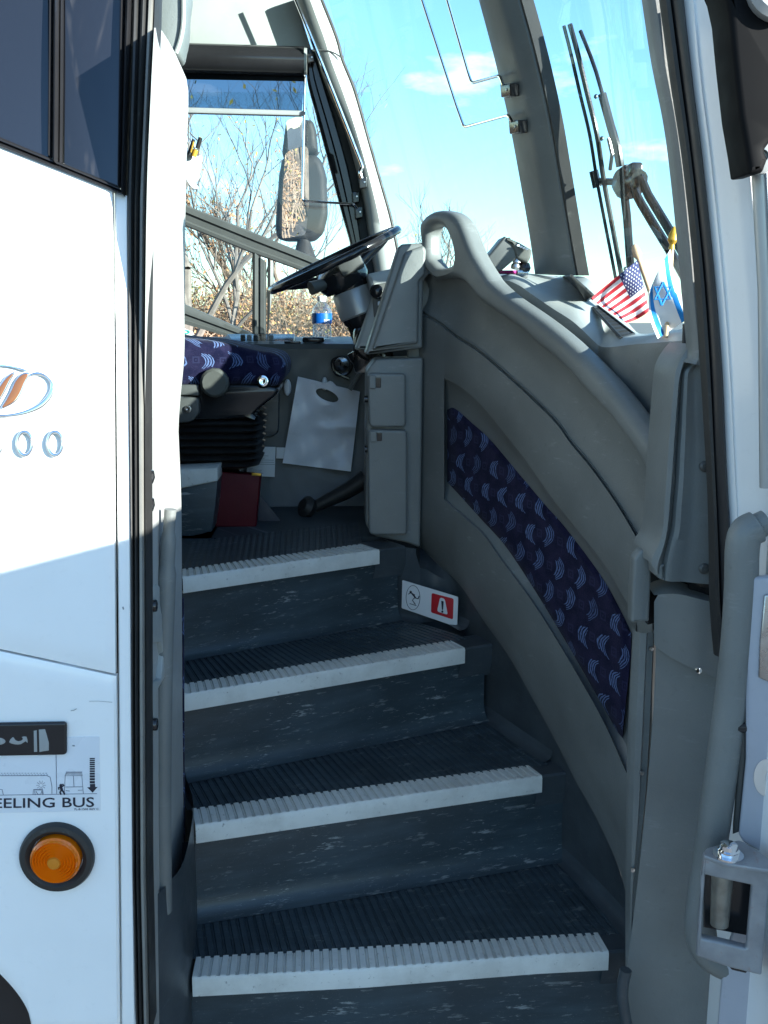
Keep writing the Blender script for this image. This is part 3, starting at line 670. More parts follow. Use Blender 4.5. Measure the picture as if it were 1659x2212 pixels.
# left wall of the stairwell
lw = [(-.345, 1.55), (-.305, 1.65), (-.286, 1.735), (-.298, 1.95), (-.339, 2.11), (-.372, 2.33), (-.40, 2.40)]
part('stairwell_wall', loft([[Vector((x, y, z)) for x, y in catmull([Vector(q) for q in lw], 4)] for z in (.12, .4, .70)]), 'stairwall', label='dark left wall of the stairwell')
part('stairwell_floor', box((.15, 1.9, .16), (1.0, .9, .06)), 'black')
# ================================================================== partition between stairs and dashboard
def poly_at(P):
    P = sorted([tuple(p) for p in P])
    def f(x):
        if x <= P[0][0]: a, b = P[0], P[1]
        elif x >= P[-1][0]: a, b = P[-2], P[-1]
        else:
            for a, b in zip(P, P[1:]):
                if a[0] <= x <= b[0]: break
        return a[1] + (b[1] - a[1]) * (x - a[0]) / (b[0] - a[0])
    return f
def smooth_at(P): return poly_at([tuple(p) for p in catmull([Vector(p) for p in sorted(P)], 8)])
Rb = smooth_at([(905, 598), (955, 601), (1001, 604), (1037, 628), (1054, 646), (1087, 671), (1146, 711), (1174, 737), (1232, 783), (1291, 845), (1349, 906), (1402, 976), (1437, 1041)])
K1 = smooth_at([(905, 672), (922, 681), (955, 701), (988, 727), (1038, 760), (1103, 816), (1153, 862), (1202, 911), (1232, 953), (1276, 1006), (1332, 1085), (1384, 1172), (1430, 1250)])
K2 = smooth_at([(955, 819), (962, 821), (985, 832), (1008, 848), (1041, 880), (1084, 932), (1132, 992), (1190, 1075), (1234, 1130), (1300, 1214), (1345, 1288), (1372, 1340), (1384, 1366)])
K3 = smooth_at([(955, 1071), (962, 1079), (990, 1104), (1022, 1132), (1051, 1161), (1081, 1204), (1154, 1303), (1227, 1420), (1300, 1548), (1340, 1636), (1364, 1692)])
K4 = smooth_at([(900, 1150), (911, 1157), (945, 1179), (978, 1208), (1015, 1252), (1062, 1311), (1106, 1369), (1146, 1431), (1183, 1490), (1227, 1567), (1263, 1640), (1293, 1696), (1322, 1751), (1351, 1835), (1366, 1885), (1400, 1990)])
K5 = smooth_at([(900, 1178), (916, 1188), (942, 1216), (993, 1263), (1044, 1340), (1099, 1417), (1146, 1501), (1198, 1596), (1245, 1690), (1264, 1722), (1300, 1790), (1337, 1875), (1358, 1952), (1400, 2090)])
F2 = smooth_at([(955, 884), (967, 884), (982, 881), (1021, 914), (1061, 951), (1120, 1021), (1179, 1091), (1223, 1141), (1300, 1245), (1345, 1326), (1366, 1372)])
F3 = smooth_at([(955, 1032), (967, 1043), (1011, 1091), (1041, 1124), (1092, 1181), (1154, 1274), (1227, 1395), (1300, 1523), (1333, 1580), (1348, 1600), (1366, 1640)])
XR = 1377; xs = [905 + (958 - 905) * k / 8 for k in range(9)] + [959.5, 960.5, 962] + [963 + (1360 - 963) * k / 110 for k in range(111)] + [1364, 1368, 1371, 1374, 1376.5, 1377.5, 1380, 1385, 1391, 1397, 1403, 1409]
rows = [[] for _ in range(24)]
for x in xs:
    inside = 960 < x < 1377
    k3 = K3(x) if x < 1361 else min(K3(1361), 1692 - (x - 1361) * (1692 - 1368) / 16)
    k2 = K2(min(x, 1377)); k1, k4, k5 = K1(x), K4(x), K5(x)
    if x > 1377: k2 = k3 = 1368
    if not 960 < x < 1378 and x < 962: k2, k3 = K2(960), K3(960)
    k3 = max(k3, k2 + 4); f2 = min(max(F2(x), k2 + 8), k3 - 6) if inside else k2 + (k3 - k2) * .3
    f3 = max(min(F3(x), k3 - 5), f2 + 1) if inside else k2 + (k3 - k2) * .7
    k4 = max(k4, k3 + 6); k5 = max(k5, k4 + 10); rb = Rb(x)
    dd = (lambda a, b: a if inside else b)
    spec = [(rb - 22, -.03), (rb - 8, -.012), (rb + 6, -.014), (rb + (k1 - rb) * .3, -.024), (rb + (k1 - rb) * .6, -.020), (k1 - 9, -.009), (k1 - 4, -.004), (k1 - 1, -.006), (k1 + 1, -.008), (k1 + 5, .004),
            (k1 + (k2 - k1) * .5, .005), (k2 - 4, .005), (k2 - 1, dd(.003, .005)), (k2 + 3, dd(-.008, .005)), (f2, dd(-.024, .005)), ((f2 + f3) / 2, dd(-.03, .005)), (f3, dd(-.024, .005)),
            (k3 - 3, dd(-.008, .005)), (k3 + 1, dd(.003, .005)), (k3 + 4, .006), (k4 - 3, .007), (k4, .004), (k4 + (k5 - k4) * .5, .002), (k5, -.016)]
    for r_, (y, d_) in zip(rows, spec): r_.append(ptc(GP, x, y, d_))
prt = part('stair_partition', loft(rows), 'grey', label='grey moulded arched partition beside the steps')
fr_ = []; fx = [966 + (1363 - 966) * k / 90 for k in range(91)]
for t in [0, .03, .08] + [k / 12 for k in range(2, 11)] + [.92, .97, 1]:
    r_ = []
    for x in fx:
        a = F2(x) + 1; b = max(min(F3(x), 1600 - (x - 1345) * 10 if x > 1345 else 9999) - 1, a + 4); e_ = min(t, 1 - t) ; ex = min((x - 966) / 20, (1363 - x) / 20, 1)
        r_.append(ptc(GP, x, a + (b - a) * t, -.023 + .012 * min(1, e_ * 14) * (.3 + .7 * ex)))
    fr_.append(r_)
fi = loft(fr_); fuv = [GP.inv(fx[i % 91], 0)[0] for i in range(91)]
fi = (fi[0], fi[1], [(fuv[i % 91], v.z) for i, v in enumerate(fi[0])])
part('upholstered_inset', fi, 'fabric', prt, label='navy patterned fabric inset in the partition')
# dark wall under the arch
GD = WALL([(.64, 1.56), (.612, 1.753), (.572, 1.94), (.515, 2.13), (.36, 2.46), (.26, 2.63), (.15, 2.715), (.07, 2.76)])
def wallxy(x):
    s_ = min(1, max(0, (985 - x) / 80)); g = GD.fwd(GD.inv(x, 1500)[0], 0)
    if s_ >= 1: return g
    p = ptc(GP, x, K5(x), -.024); return Vector((p.x, p.y, 0)).lerp(g, s_)
top, m1, low, lo2 = [], [], [], []
for k in range(70):
    x = 830 + (1412 - 830) * k / 69
    u = GD.inv(x, 1500)[0]; w = wallxy(x)
    if x < 905: t_ = GD.pt(x, 1186 - (905 - x) * .12, 0)
    else: t_ = ptc(GP, x, K5(x), -.018)
    top.append(t_); m1.append(Vector((w.x, w.y, t_.z - .02))); low.append(Vector((w.x, w.y, .45))); lo2.append(Vector((w.x, w.y, .1)))
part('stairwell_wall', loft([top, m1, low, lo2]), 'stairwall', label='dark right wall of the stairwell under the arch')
# cove fillets between the treads and that wall
for k, (xa, xb) in enumerate(((1392, 1150), (1195, 1000), (1015, 815))):
    z = ZS[k]; W2 = [wallxy(xa + (xb - xa) * t / 16) for t in range(17)]; rows2 = []
    for q, h in ((.030, .0006), (.016, .002), (.007, .007), (.002, .014), (.0005, .024), (-.004, .03)):
        r_ = []
        for i, w in enumerate(W2):
            e_ = (W2[min(i + 1, 16)] - W2[max(i - 1, 0)]); n_ = Vector((-e_.y, e_.x, 0)).normalized(); r_.append(Vector((w.x, w.y, z + h)) + n_ * q)
        rows2.append(r_)
    part('cove', loft(rows2), 'stairwall', stairs[k])
# warning label
la_, lb2 = [(wallxy(q) + Vector((-.011, -.012, 0))).xy for q in (866, 994)]
WLS = PV(la_, lb2)
wl = part('warning_label', slab(WLS, roundpoly(K('l', [(222, 441), (552, 541), (546, 720), (218, 607)]), 2.5), .0, .002, .0005), 'paper', label='white slip warning label with a red square')
part('warning_square', slab(WLS, roundpoly(K('l', [(396, 517), (526, 551), (522, 674), (392, 632)]), 4), .002, .0026, .0002), 'red', wl)
part('warning_triangle', slab(WLS, roundpoly(K('l', [(446, 542), (474, 552), (492, 646), (428, 626)]), 5), .0026, .0031, .0002), 'paper', wl)
part('exclamation_mark', [slab(WLS, roundpoly(K('l', [(453, 562), (468, 566), (464, 618), (457, 616)]), 1.5), .0031, .0036, .0001), slab(WLS, K('l', ell(460, 627, 6, 7, 12)), .0031, .0036, .0001)], 'ink', wl)
c_ = ell(286, 545, 41, 72); part('pictogram', [tube([WLS.pt(*p, .0024) for p in K('l', c_ + [c_[0]])], .0007, 6)] +
     [tube([WLS.pt(*p, .0024) for p in K('l', q)], w, 6) for q, w in (([(278, 518), (300, 545)], .0022), ([(258, 524), (275, 516), (298, 530)], .0012), ([(298, 545), (316, 552), (322, 535)], .0014), ([(296, 545), (282, 560), (300, 585)], .0012), ([(266, 580), (306, 592)], .001))] +
     [slab(WLS, K('l', ell(272, 512, 7, 8, 12)), .002, .0028, .0001)], 'ink', wl)
# ---- handrail with its loop
ho = [(927, 523), (923.6, 493), (930, 474), (946, 460.5), (963, 455.6), (983, 457), (999, 464), (1012, 477), (1022, 497), (1032, 523), (1042, 546), (1055, 569), (1068, 589), (1082, 609), (1119, 641), (1169, 675), (1212, 707), (1262, 750), (1320, 808), (1361, 856), (1402, 910), (1441, 963), (1462, 1000), (1460, 1060), (1440, 1046), (1402, 982), (1349, 911), (1291, 849), (1232, 787), (1174, 740), (1146, 714), (1087, 673), (1054, 650), (1037, 630), (1021, 612), (1001, 602), (975, 602), (955, 603), (942, 590), (931, 566), (926, 540)]
hh_ = [(942, 503), (950, 492), (966, 488.5), (979.5, 497), (991, 520), (997.6, 546), (997.6, 566), (991, 574), (966, 580.6), (953, 569), (943, 556), (941, 526)]
part('handrail', slab(GP, catmull(ho, 3, True), -.024, .030, .020, [catmull(hh_, 3, True)], res=4), 'grey', label='grey moulded handrail with an oval grip loop', ang=60)
# ---- storage boxes at the end of the partition
CB = PY(2.742)
part('storage_box', [slab(PY(2.72), roundpoly([(868, 527), (922, 524), (927, 534), (927, 592), (914, 606), (913, 752), (794, 766), (789, 764), (861, 533)], 5), -.10, .0, .008), slab(PY(2.712), roundpoly([(874, 545), (914, 530), (921, 540), (918, 594), (905, 606), (903, 742), (803, 756)], 6), -.02, .006, .008)], 'grey', label='grey tapered storage box above the cabinet')
part('filler_panel', slab(PY(2.80), [(880, 600), (975, 596), (975, 700), (905, 790), (880, 790)], -.02, 0, .003), 'grey')
cab = part('storage_cabinet', slab(CB, roundpoly([(812, 775), (914, 772), (908, 1184), (880, 1173), (806, 1158), (789, 1132), (792, 800)], 8), -.14, 0, .007), 'grey', label='grey cabinet with two small doors at the top of the stairs')
def cabdoor(x0, y0, x1, y1): return slab(CB, roundpoly([(x0, y0), (x1, y0 + 2), (x1, y1), (x0 + 3, y1 + 1)], [12, 9, 9, 14], 7), 0, .030, .007, res=4)
d1 = part('cabinet_door', cabdoor(793, 804, 875, 920), 'grey', cab); d2 = part('cabinet_door', cabdoor(793, 925, 878, 1151), 'grey', cab)
for q in (rect(811, 814, 822, 836), rect(813, 932, 824, 950)): part('latch_notch_shade', slab(CB, roundpoly(q, 2), .029, .0306, .0003), 'black', cab)  # flat black patches stand in for the shaded notches
for q in ((790, 862), (791, 970)): part('hinge_pin', tube([PY(2.735).pt(q[0] - 3, q[1]), PY(2.735).pt(q[0] + 6, q[1])], .0095, 12), 'black', cab)
for q in (rect(797, 809, 811, 838), rect(798, 929, 813, 952)): part('latch_frame', slab(CB, roundpoly(q, 4), .026, .034, .002), 'grey', cab)
# ================================================================== dashboard
ND = [((1050, 596), 2.92), ((1082, 606), 2.82), ((1103, 601), 2.74), ((1130, 612), 2.62), ((1153, 628), 2.52), ((1202, 661), 2.34), ((1247, 690), 2.18), ((1291, 731), 2.02), ((1306, 742), 1.97), ((1330, 743), 2.04), ((1379, 737), 1.97), ((1440, 732), 1.86), ((1500, 727), 1.76)]
GN = WALL([(.74, 1.60), (.70, 1.80), (.65, 1.98), (.59, 2.17), (.50, 2.40), (.425, 2.59), (.345, 2.80), (.30, 2.92)])
near = catmull([(GN.pt(*p) if p[0] < 1310 else PY(Y).pt(*p)) for p, Y in ND], 5)
farp = [(1050, 587), (1090, 590), (1130, 591), (1160, 592), (1186, 593), (1230, 597), (1282, 597.5), (1310, 614), (1350, 660), (1385, 700), (1417, 730), (1440, 727), (1492, 721)]
far = catmull([WD.pt(*p, .03) for p in farp], 5)
rows = [near]
for t in (.08, .25, .5, .75, 1): rows.append([a.lerp(b, t) + Vector((0, 0, .012 * math.sin(t * math.pi) + (.006 if t == .08 else 0))) for a, b in zip(near, far)])
dn = []
for h, o_ in ((-.006, -.010), (-.025, -.014), (-.08, -.008), (-.25, .01), (-.6, .03)): dn.append([Vector((p.x + o_ * .9, p.y + o_ * .4, p.z + h)) for p in near])
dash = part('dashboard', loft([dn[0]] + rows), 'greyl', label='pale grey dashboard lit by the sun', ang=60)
part('dash_side', loft(dn), 'grey', dash, ang=60)  # darker grey than the top stands in for its shade
def ontop(x, y):                            # point on the dashboard's top along a pixel ray
    d = ray(x, y); best = None
    for r in range(len(rows) - 1):
        for i in range(len(near) - 1):
            for tri in ((rows[r][i], rows[r][i + 1], rows[r + 1][i + 1]), (rows[r][i], rows[r + 1][i + 1], rows[r + 1][i])):
                a, b, c = tri; n_ = (b - a).cross(c - a); den = n_.dot(d)
                if abs(den) < 1e-10: continue
                t = n_.dot(a - C0) / den; p = C0 + d * t
                if t > 0 and (b - a).cross(p - a).dot(n_) >= -1e-9 and (c - b).cross(p - b).dot(n_) >= -1e-9 and (a - c).cross(p - c).dot(n_) >= -1e-9:
                    if best is None or t < best[0]: best = (t, p, n_.normalized() * (1 if n_.z > 0 else -1))
    return (best[1], best[2]) if best else (PY(2.2).pt(x, y), Vector((0, 0, 1)))
for q in ([(150, 388), (205, 380), (372, 530), (312, 568)], [(366, 618), (402, 606), (668, 812), (575, 842)]):
    px_ = K('g', q); P = [ontop(*p) for p in px_]; A, B, C_, D_ = [p[0] for p in P]; up = (B - A).cross(D_ - A).normalized(); up = up if up.z > 0 else -up
    up = (up + Vector((0, 0, .3))).normalized()
    A, B, C_, D_ = [p + up * .0005 for p in (A, B, C_, D_)]
    vt = part('vent', [tube([A, B], .0035, 8), tube([B, C_], .0035, 8), tube([C_, D_], .0035, 8), tube([D_, A], .0035, 8), loft([[A + up * .0005, B + up * .0005], [D_ + up * .0005, C_ + up * .0005]])], 'rubber', dash)
    for k in range(9):
        t = (k + .5) / 9; a, b = A.lerp(D_, t), B.lerp(C_, min(1, t + .05)); w = (D_ - A).normalized() * .006
        part('vent_slat', loft([[a - w + up * .001, b - w + up * .001], [a + w * .3 + up * .0035, b + w * .3 + up * .0035]]), 'greyd', dash)
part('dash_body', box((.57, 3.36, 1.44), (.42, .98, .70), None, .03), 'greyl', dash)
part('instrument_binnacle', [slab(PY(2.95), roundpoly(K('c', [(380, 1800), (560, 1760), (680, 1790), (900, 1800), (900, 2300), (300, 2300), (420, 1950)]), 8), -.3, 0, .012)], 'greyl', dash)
gs_ = PY(2.944)
part('gauge_panel', slab(gs_, roundpoly(K('e', [(1330, 215), (1440, 195), (1400, 380), (1350, 430)]), 4), 0, .006, .002), 'greyd', dash)
part('dash_knob', lathe([(.02, 0), (.019, .02), (.012, .026), (0, .027)], gs_.pt(*K('e', [(1375, 262)])[0], .004), (-.3, -1, .2), 20), 'black', dash)
part('dash_switch', slab(gs_, roundpoly(K('e', [(1372, 322), (1400, 316), (1396, 345), (1374, 348)]), 2), .004, .012, .002), 'cap', dash)
# ================================================================== pillars around the windshield
lp_l = K('b', [(925, -40), (1000, 180), (1060, 345), (1130, 560), (1250, 850), (1330, 1120), (1380, 1350), (1410, 1550), (1460, 1860)])
lp_r = K('b', [(1075, -40), (1190, 250), (1230, 400), (1310, 600), (1400, 920), (1480, 1200), (1550, 1450), (1600, 1700), (1625, 1860)])
PL = PY(3.80)
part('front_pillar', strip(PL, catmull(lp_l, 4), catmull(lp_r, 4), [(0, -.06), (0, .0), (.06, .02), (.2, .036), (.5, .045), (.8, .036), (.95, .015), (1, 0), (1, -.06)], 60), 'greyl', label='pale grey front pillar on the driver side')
sm_ = K('b', [(1040, 355), (1120, 352), (1180, 370), (1232, 402)]); part('pillar_seam', tube([PL.pt(*p, .045) for p in catmull(sm_, 5)], .0025, 6), 'greyd')
part('windshield_seal', tube([PL.pt(x + 2, y, .004) for x, y in catmull(lp_r, 4)], .006, 8), 'rubber')
bk_l = K('b', [(985, 330), (1000, 440), (1010, 570), (1090, 860), (1160, 1130), (1230, 1400), (1290, 1620), (1330, 1860)])
bk_m = K('b', [(1030, 330), (1075, 450), (1130, 620), (1200, 850), (1270, 1100), (1320, 1350), (1350, 1550), (1390, 1860)])
bk_r = K('b', [(1062, 340), (1090, 430), (1140, 570), (1255, 850), (1335, 1120), (1385, 1350), (1415, 1550), (1465, 1860)])
PB = PY(3.86)
part('pillar_liner', strip(PB, catmull(bk_l, 4), catmull(bk_m, 4), [(0, -.05), (0, .02), (.2, .03), (.45, .03), (.5, .022), (.55, .03), (.9, .03), (1, .02), (1, -.03)], 60), 'black')
part('pillar_liner', strip(PB, catmull(bk_m, 4), catmull(bk_r, 4), [(0, -.02), (0, .012), (.3, .018), (.7, .02), (1, .03), (1, -.02)], 60), 'greyd')
cp_l = K('c', [(1245, -40), (1255, 0), (1360, 400), (1450, 800), (1530, 1250), (1580, 1560), (1610, 1800)])
cp_r = K('d', [(92, -40), (105, 0), (200, 350), (290, 750), (350, 1100), (400, 1400), (440, 1640), (470, 1810)])
part('centre_post', strip(WD, catmull(cp_l, 4), catmull(cp_r, 4), [(0, .004), (0, .05), (.06, .062), (.3, .068), (.7, .066), (.82, .06), (.9, .045), (1, .035), (1, .004)], 60), 'grey', label='grey post between the two windshield panes')
part('windshield_seal', strip(WD, [(x + 1, y) for x, y in catmull(cp_r, 4)], [(x + 5, y) for x, y in catmull(cp_r, 4)], [(0, .0), (0, .03), (1, .03), (1, 0)], 60), 'rubber')
# thin visor rods on small brackets
def rod(S, pts, d, r, name='visor_rod', mat='chrome'): return part(name, tube([S.pt(*p, d) for p in roundpts(pts)], r, 8), mat)
def roundpts(P, r=7, n=5):
    P = [Vector(p) for p in P]; out = [P[0]]
    for a, b, c in zip(P, P[1:], P[2:]):
        q = min(r, (a - b).length * .45, (c - b).length * .45); s, e = b + (a - b).normalized() * q, b + (c - b).normalized() * q
        for k in range(n + 1): t = k / n; out.append(s * (1 - t) ** 2 + b * 2 * t * (1 - t) + e * t * t)
    return out + [P[-1]]
def bracket(S, x, y, w, h, d, parent):
    part('rod_bracket', slab(S, roundpoly([(x - w, y - h), (x + w, y - h - 2), (x + w, y + h), (x - w + 2, y + h + 3)], 2), d - .012, d + .012, .003), 'black', parent)
    part('bracket_screw', lathe([(.004, 0), (.003, .002), (0, .002)], S.pt(x + w * .4, y - 1, d + .0125), S.pt(x, y, 1) - S.pt(x, y, 0), 12), 'steel', parent)
WI = WD
for pts, br in (([(935, -60), (1180, 700), (1228, 838), (1545, 757), (1568, 800)], (1570, 835)), ([(1115, -60), (1270, 490), (1290, 550), (1490, 498), (1514, 560)], (1517, 595))):
    r_ = rod(WI, K('c', pts), .095, .0042); x, y = K('c', [br])[0]; bracket(WI, x, y, 12, 13, .08, r_)
r_ = rod(PL, K('b', [(890, -60), (1060, 350), (1355, 1095), (1362, 1118), (1345, 1150), (1358, 1190)]), .075, .006); bracket(PL, *K('b', [(1365, 1215)])[0], 9, 10, .055, r_)
r_ = rod(PB, K('b', [(998, 430), (992, 520), (980, 1100), (975, 1332), (1310, 1352), (1330, 1380)]), .06, .0045); bracket(PB, *K('b', [(1338, 1405)])[0], 9, 11, .045, r_)
bracket(PB, *K('b', [(1318, 1305)])[0], 8, 11, .045, r_); bracket(PB, *K('b', [(1028, 412)])[0], 7, 8, .06, r_)
# ================================================================== far side: header, roller shade, window frames
FS = PY(3.84)
part('window_header', [slab(PY(3.86), K('b', [(120, -80), (905, -80), (1040, 350), (970, 372), (120, 338)]), -.05, .0, .004)], 'greyl', label='pale grey panel above the driver window')
rs = part('roller_shade', tube([PY(3.80).pt(*K('b', [(100, 380)])[0]), PY(3.80).pt(*K('b', [(985, 405)])[0])], .050, 20), 'black')
part('shade_cap', tube([PY(3.80).pt(*K('b', [(978, 404)])[0]), PY(3.80).pt(*K('b', [(1002, 405)])[0])], .045, 16), 'greyl', rs)
part('shade_cloth', slab(PY(3.815), K('b', [(150, 425), (985, 440), (985, 535), (150, 520)]), 0, .003, .0005), 'dshade', rs)
part('shade_cloth', slab(PY(3.813), K('b', [(150, 520), (985, 535), (985, 535), (968, 735), (150, 710)]), 0, .0008, .0001), 'shade', rs)
part('shade_rail', strip(PY(3.815), K('b', [(150, 708), (968, 732)]), K('b', [(150, 748), (968, 768)]), bar(.02, .3), 8), 'alu', rs)
part('shade_cap', lathe([(.008, 0), (.008, .02), (0, .02)], PY(3.81).pt(*K('b', [(978, 750)])[0]), (0, -1, 0), 12), 'black', rs)
wf = part('window_frame', [strip(FS, [(380, 432), (404, 444), (679, 556), (720, 574)], [(380, 480), (404, 490), (547, 547.7), (646, 583), (705, 606)], [(0, -.03), (0, .015), (.08, .022), (.35, .022), (.42, .014), (.72, .012), (.8, .02), (.95, .018), (1, -.03)], 30)], 'greyd', label='dark slanted window rail beside the driver seat')
fp_ = part('window_post', [strip(FS, K('e', [(553, -10), (552, 550)]), K('e', [(640, 60), (640, 590)]), [(0, -.03), (0, .012), (.2, .018), (.45, .016), (.5, .004), (.58, .004), (.62, .02), (.9, .02), (1, .01), (1, -.03)], 12), strip(FS, K('e', [(652, 40), (648, 590)]), K('e', [(690, 65), (688, 220)]), [(0, -.03), (0, .006), (.5, .012), (1, .006), (1, -.03)], 12)], 'greyd')
part('window_sill_rail', [strip(FS, K('e', [(60, 320), (560, 535)]), K('e', [(60, 455), (530, 590)]), [(0, -.03), (0, .01), (.15, .016), (.45, .016), (.5, .008), (.75, .008), (.8, .014), (1, .012), (1, -.03)], 20)], 'greyd')
GL = PY(3.895)
for q in ([(380, 200), (800, 200), (800, 620), (690, 570), (404, 455), (380, 450)], [(380, 470), (548, 540), (546, 735), (380, 690)], [(576, 560), (760, 640), (770, 745), (576, 745)]):
    part('side_window_pane', slab(GL, q, 0, .005, .0005), 'sglass')
# ================================================================== wipers outside the right pane
OUT = -.055
wp = part('wiper', [tube([WD.pt(*p, OUT) for p in catmull(K('d', [(212, 158), (262, 340), (330, 620), (392, 880), (440, 1180), (492, 1450), (540, 1700), (575, 1880)]), 5)], .0065, 8),
                   tube([WD.pt(*p, OUT + .012) for p in catmull(K('d', [(205, 168), (250, 345), (315, 625), (378, 890), (428, 1190), (480, 1460), (530, 1710), (562, 1880)]), 5)], .0045, 8)], 'black', label='long wiper blade standing on the windshield')
part('wiper_arm', [tube([WD.pt(*p, OUT - .02) for p in K('d', q)], w, 8) for q, w in (([(228, 200), (295, 370), (330, 470), (372, 615)], .005), ([(370, 615), (430, 835), (468, 960), (492, 1090)], .011), ([(520, 1270), (540, 1420), (570, 1760)], .011), ([(415, 905), (440, 1010), (430, 1110)], .005))], 'black', wp)
hx, hy = K('d', [(520, 1195)])[0]; hc = WD.pt(hx, hy, OUT - .03)
part('wiper_hub', [lathe([(.0, -.03), (.034, -.026), (.040, -.01), (.040, .015), (.028, .03), (.0, .034)], hc, (-1, -.35, .1), 20), box(WD.pt(*K('d', [(575, 1115)])[0], OUT - .02), (.03, .05, .03), bev=.006), tube([hc, WD.pt(*K('d', [(610, 1170)])[0], OUT - .02)], .02, 12), tube([WD.pt(*K('d', [(375, 1120)])[0], OUT), WD.pt(*K('d', [(400, 1230)])[0], OUT)], .012, 10), tube([WD.pt(*K('d', [(400, 1190)])[0], OUT), hc], .009, 10)], 'black', wp)
part('wiper_arm', [tube([WD.pt(*p, OUT - .02) for p in K('d', q)], .0105, 8) for q in ([(575, 1240), (620, 1330), (700, 1470), (800, 1640), (900, 1830)], [(615, 1160), (665, 1280), (780, 1480), (870, 1640), (960, 1810)])], 'black', wp)
for q in ((373, 632), (415, 908), (576, 1765)):
    part('wiper_rivet', lathe([(.006, 0), (.005, .003), (0, .003)], WD.pt(*K('d', [q])[0], OUT - .004), (-1, -.5, 0), 10), 'steel', wp)
part('glass_etching', [text(WD, 'LAMINATED', 1222, 592, 5, .036, 'LEFT', 30), text(WD, 'AS1 DOT', 1224, 600, 4, .036, 'LEFT', 26)] , 'ink')
# ================================================================== front door post
UPs = PY(1.60)
pu_l = [(1389, -40), (1396, 0), (1416, 132), (1442, 263), (1459, 395), (1475, 559), (1482, 640), (1490, 730), (1491, 770), (1480, 783)]
pu_r = [(1424, -40), (1432, 0), (1446, 98), (1459, 197), (1485, 362), (1500, 500), (1508, 592), (1515, 690), (1523, 780), (1524, 794)]
part('door_pillar', strip(UPs, catmull(pu_l, 4), catmull(pu_r, 4), [(0, -.02), (0, .0), (.08, .012), (.3, .018), (.7, .018), (.92, .012), (1, 0), (1, -.04)], 60), 'grey', label='grey trim strip of the front door pillar')
ss = PY(1.53)
sa = [(1428, -40), (1456, 170), (1483, 350), (1507, 580), (1521, 790), (1526, 870), (1538, 1100), (1541, 1300), (1550, 1420)]
sb = [(1447, -40), (1474, 170), (1497, 350), (1522, 580), (1537, 790), (1546, 1000), (1556, 1200), (1560, 1300), (1570, 1420)]
sc_ = [(1476, -40), (1497, 170), (1520, 350), (1544, 580), (1562, 790), (1572, 1000), (1580, 1150), (1582, 1300), (1588, 1420)]
part('front_door_seal', strip(ss, catmull(sa, 4), catmull(sb, 4), [(0, -.018), (0, -.01), (.3, .0), (.7, .002), (1, -.008), (1, -.03)], 60), 'rubber')
part('front_door_seal', strip(ss, catmull(sb, 4), catmull(sc_, 4), [(0, -.03), (0, .004), (.3, .012), (.5, .014), (.7, .01), (1, -.01), (1, -.03)], 60), M['black'].copy())
b_ = bus.children[-1].data.materials[0]
for l_ in list(b_.node_tree.links):
    if l_.to_socket.name == 'Roughness': b_.node_tree.links.remove(l_)
b_.node_tree.nodes['Principled BSDF'].inputs['Roughness'].default_value = .16
fa = sc_; fb = [(1553, -40), (1570, 170), (1588, 320), (1612, 580), (1625, 790), (1636, 1000), (1642, 1150), (1650, 1300), (1660, 1420)]
part('door_frame_strip', strip(PY(1.50), catmull(fa, 4), catmull(fb, 4), [(0, -.05), (0, -.035), (.1, -.03), (.3, -.010), (.36, -.012), (.7, .020), (.92, .040), (1, .042), (1, -.04)], 60), 'white', label='white painted frame strip in front of the door opening')
part('corner_panel', [strip(PY(1.56), catmull(fb, 4), [(x + 160, y) for x, y in catmull(fb, 4)], [(0, 0), (.3, .03), (1, -.06)], 40)], 'white')
# lower moulded cover with two plugs
LWp = PY(1.615)
lc_l = K('g', [(1085, 880), (1040, 930), (990, 1010), (962, 1090), (950, 1200), (930, 1420), (912, 1640), (895, 1900)]) + K('o', [(555, 0), (545, 190), (510, 320), (450, 430), (440, 500)])
lc_m = K('g', [(1090, 1030), (1060, 1055), (1040, 1080), (1030, 1120), (1020, 1300), (1000, 1640), (985, 1900)]) + K('o', [(655, 20), (640, 200), (600, 360), (565, 520), (555, 660)])
lc_r = K('g', [(1222, 1048), (1225, 1120), (1235, 1400), (1255, 1500), (1262, 1700), (1268, 1900)]) + K('o', [(1014, 20), (1016, 400), (1012, 690)])
part('pillar_cover', [strip(LWp, catmull(lc_l, 4), catmull(lc_m, 4), [(0, -.10), (0, -.012), (.15, .0), (.5, .004), (.9, -.004), (1, -.010)], 60)], 'grey')
part('gap_dark_slab', slab(PY(1.66), [(1478, 700), (1560, 700), (1590, 1000), (1605, 1420), (1500, 1420), (1470, 1000)], -.01, 0, .002), 'black')  # black slab added to darken the gap beside the seal
pc = part('pillar_cover', [strip(LWp, catmull(lc_m, 4), catmull(lc_r, 4), [(0, -.012), (.02, -.006), (.05, .001), (.15, .004), (.35, -.001), (.5, .0), (.7, .004), (.95, .004), (1, .0), (1, -.01)], 60)], 'grey', label='grey moulded pillar cover with two round plugs')
for q in ((1521, 1007), (1519, 1227)): part('plug', lathe([(.0, .008), (.006, .007), (.0095, .003), (.0098, -.004)], LWp.pt(*q, .002), (0, -1, 0), 22), 'greyd', pc)
part('pillar_cover_foot', slab(PY(1.615), roundpoly([(1416, 1222), (1436, 1218), (1436, 1256), (1424, 1250), (1416, 1242)], 3), -.05, 0, .004), 'grey')
part('bracket_cover', slab(PY(1.655), roundpoly([(1364, 1346), (1370, 1208), (1384, 1190), (1403, 1184), (1408, 1226), (1403, 1343)], 5), -.03, .0, .005), 'grey')
part('dark_gap', slab(PY(1.70), [(1395, 1220), (1440, 1200), (1570, 1240), (1570, 1310), (1400, 1350)], -.02, 0, .002), 'black')
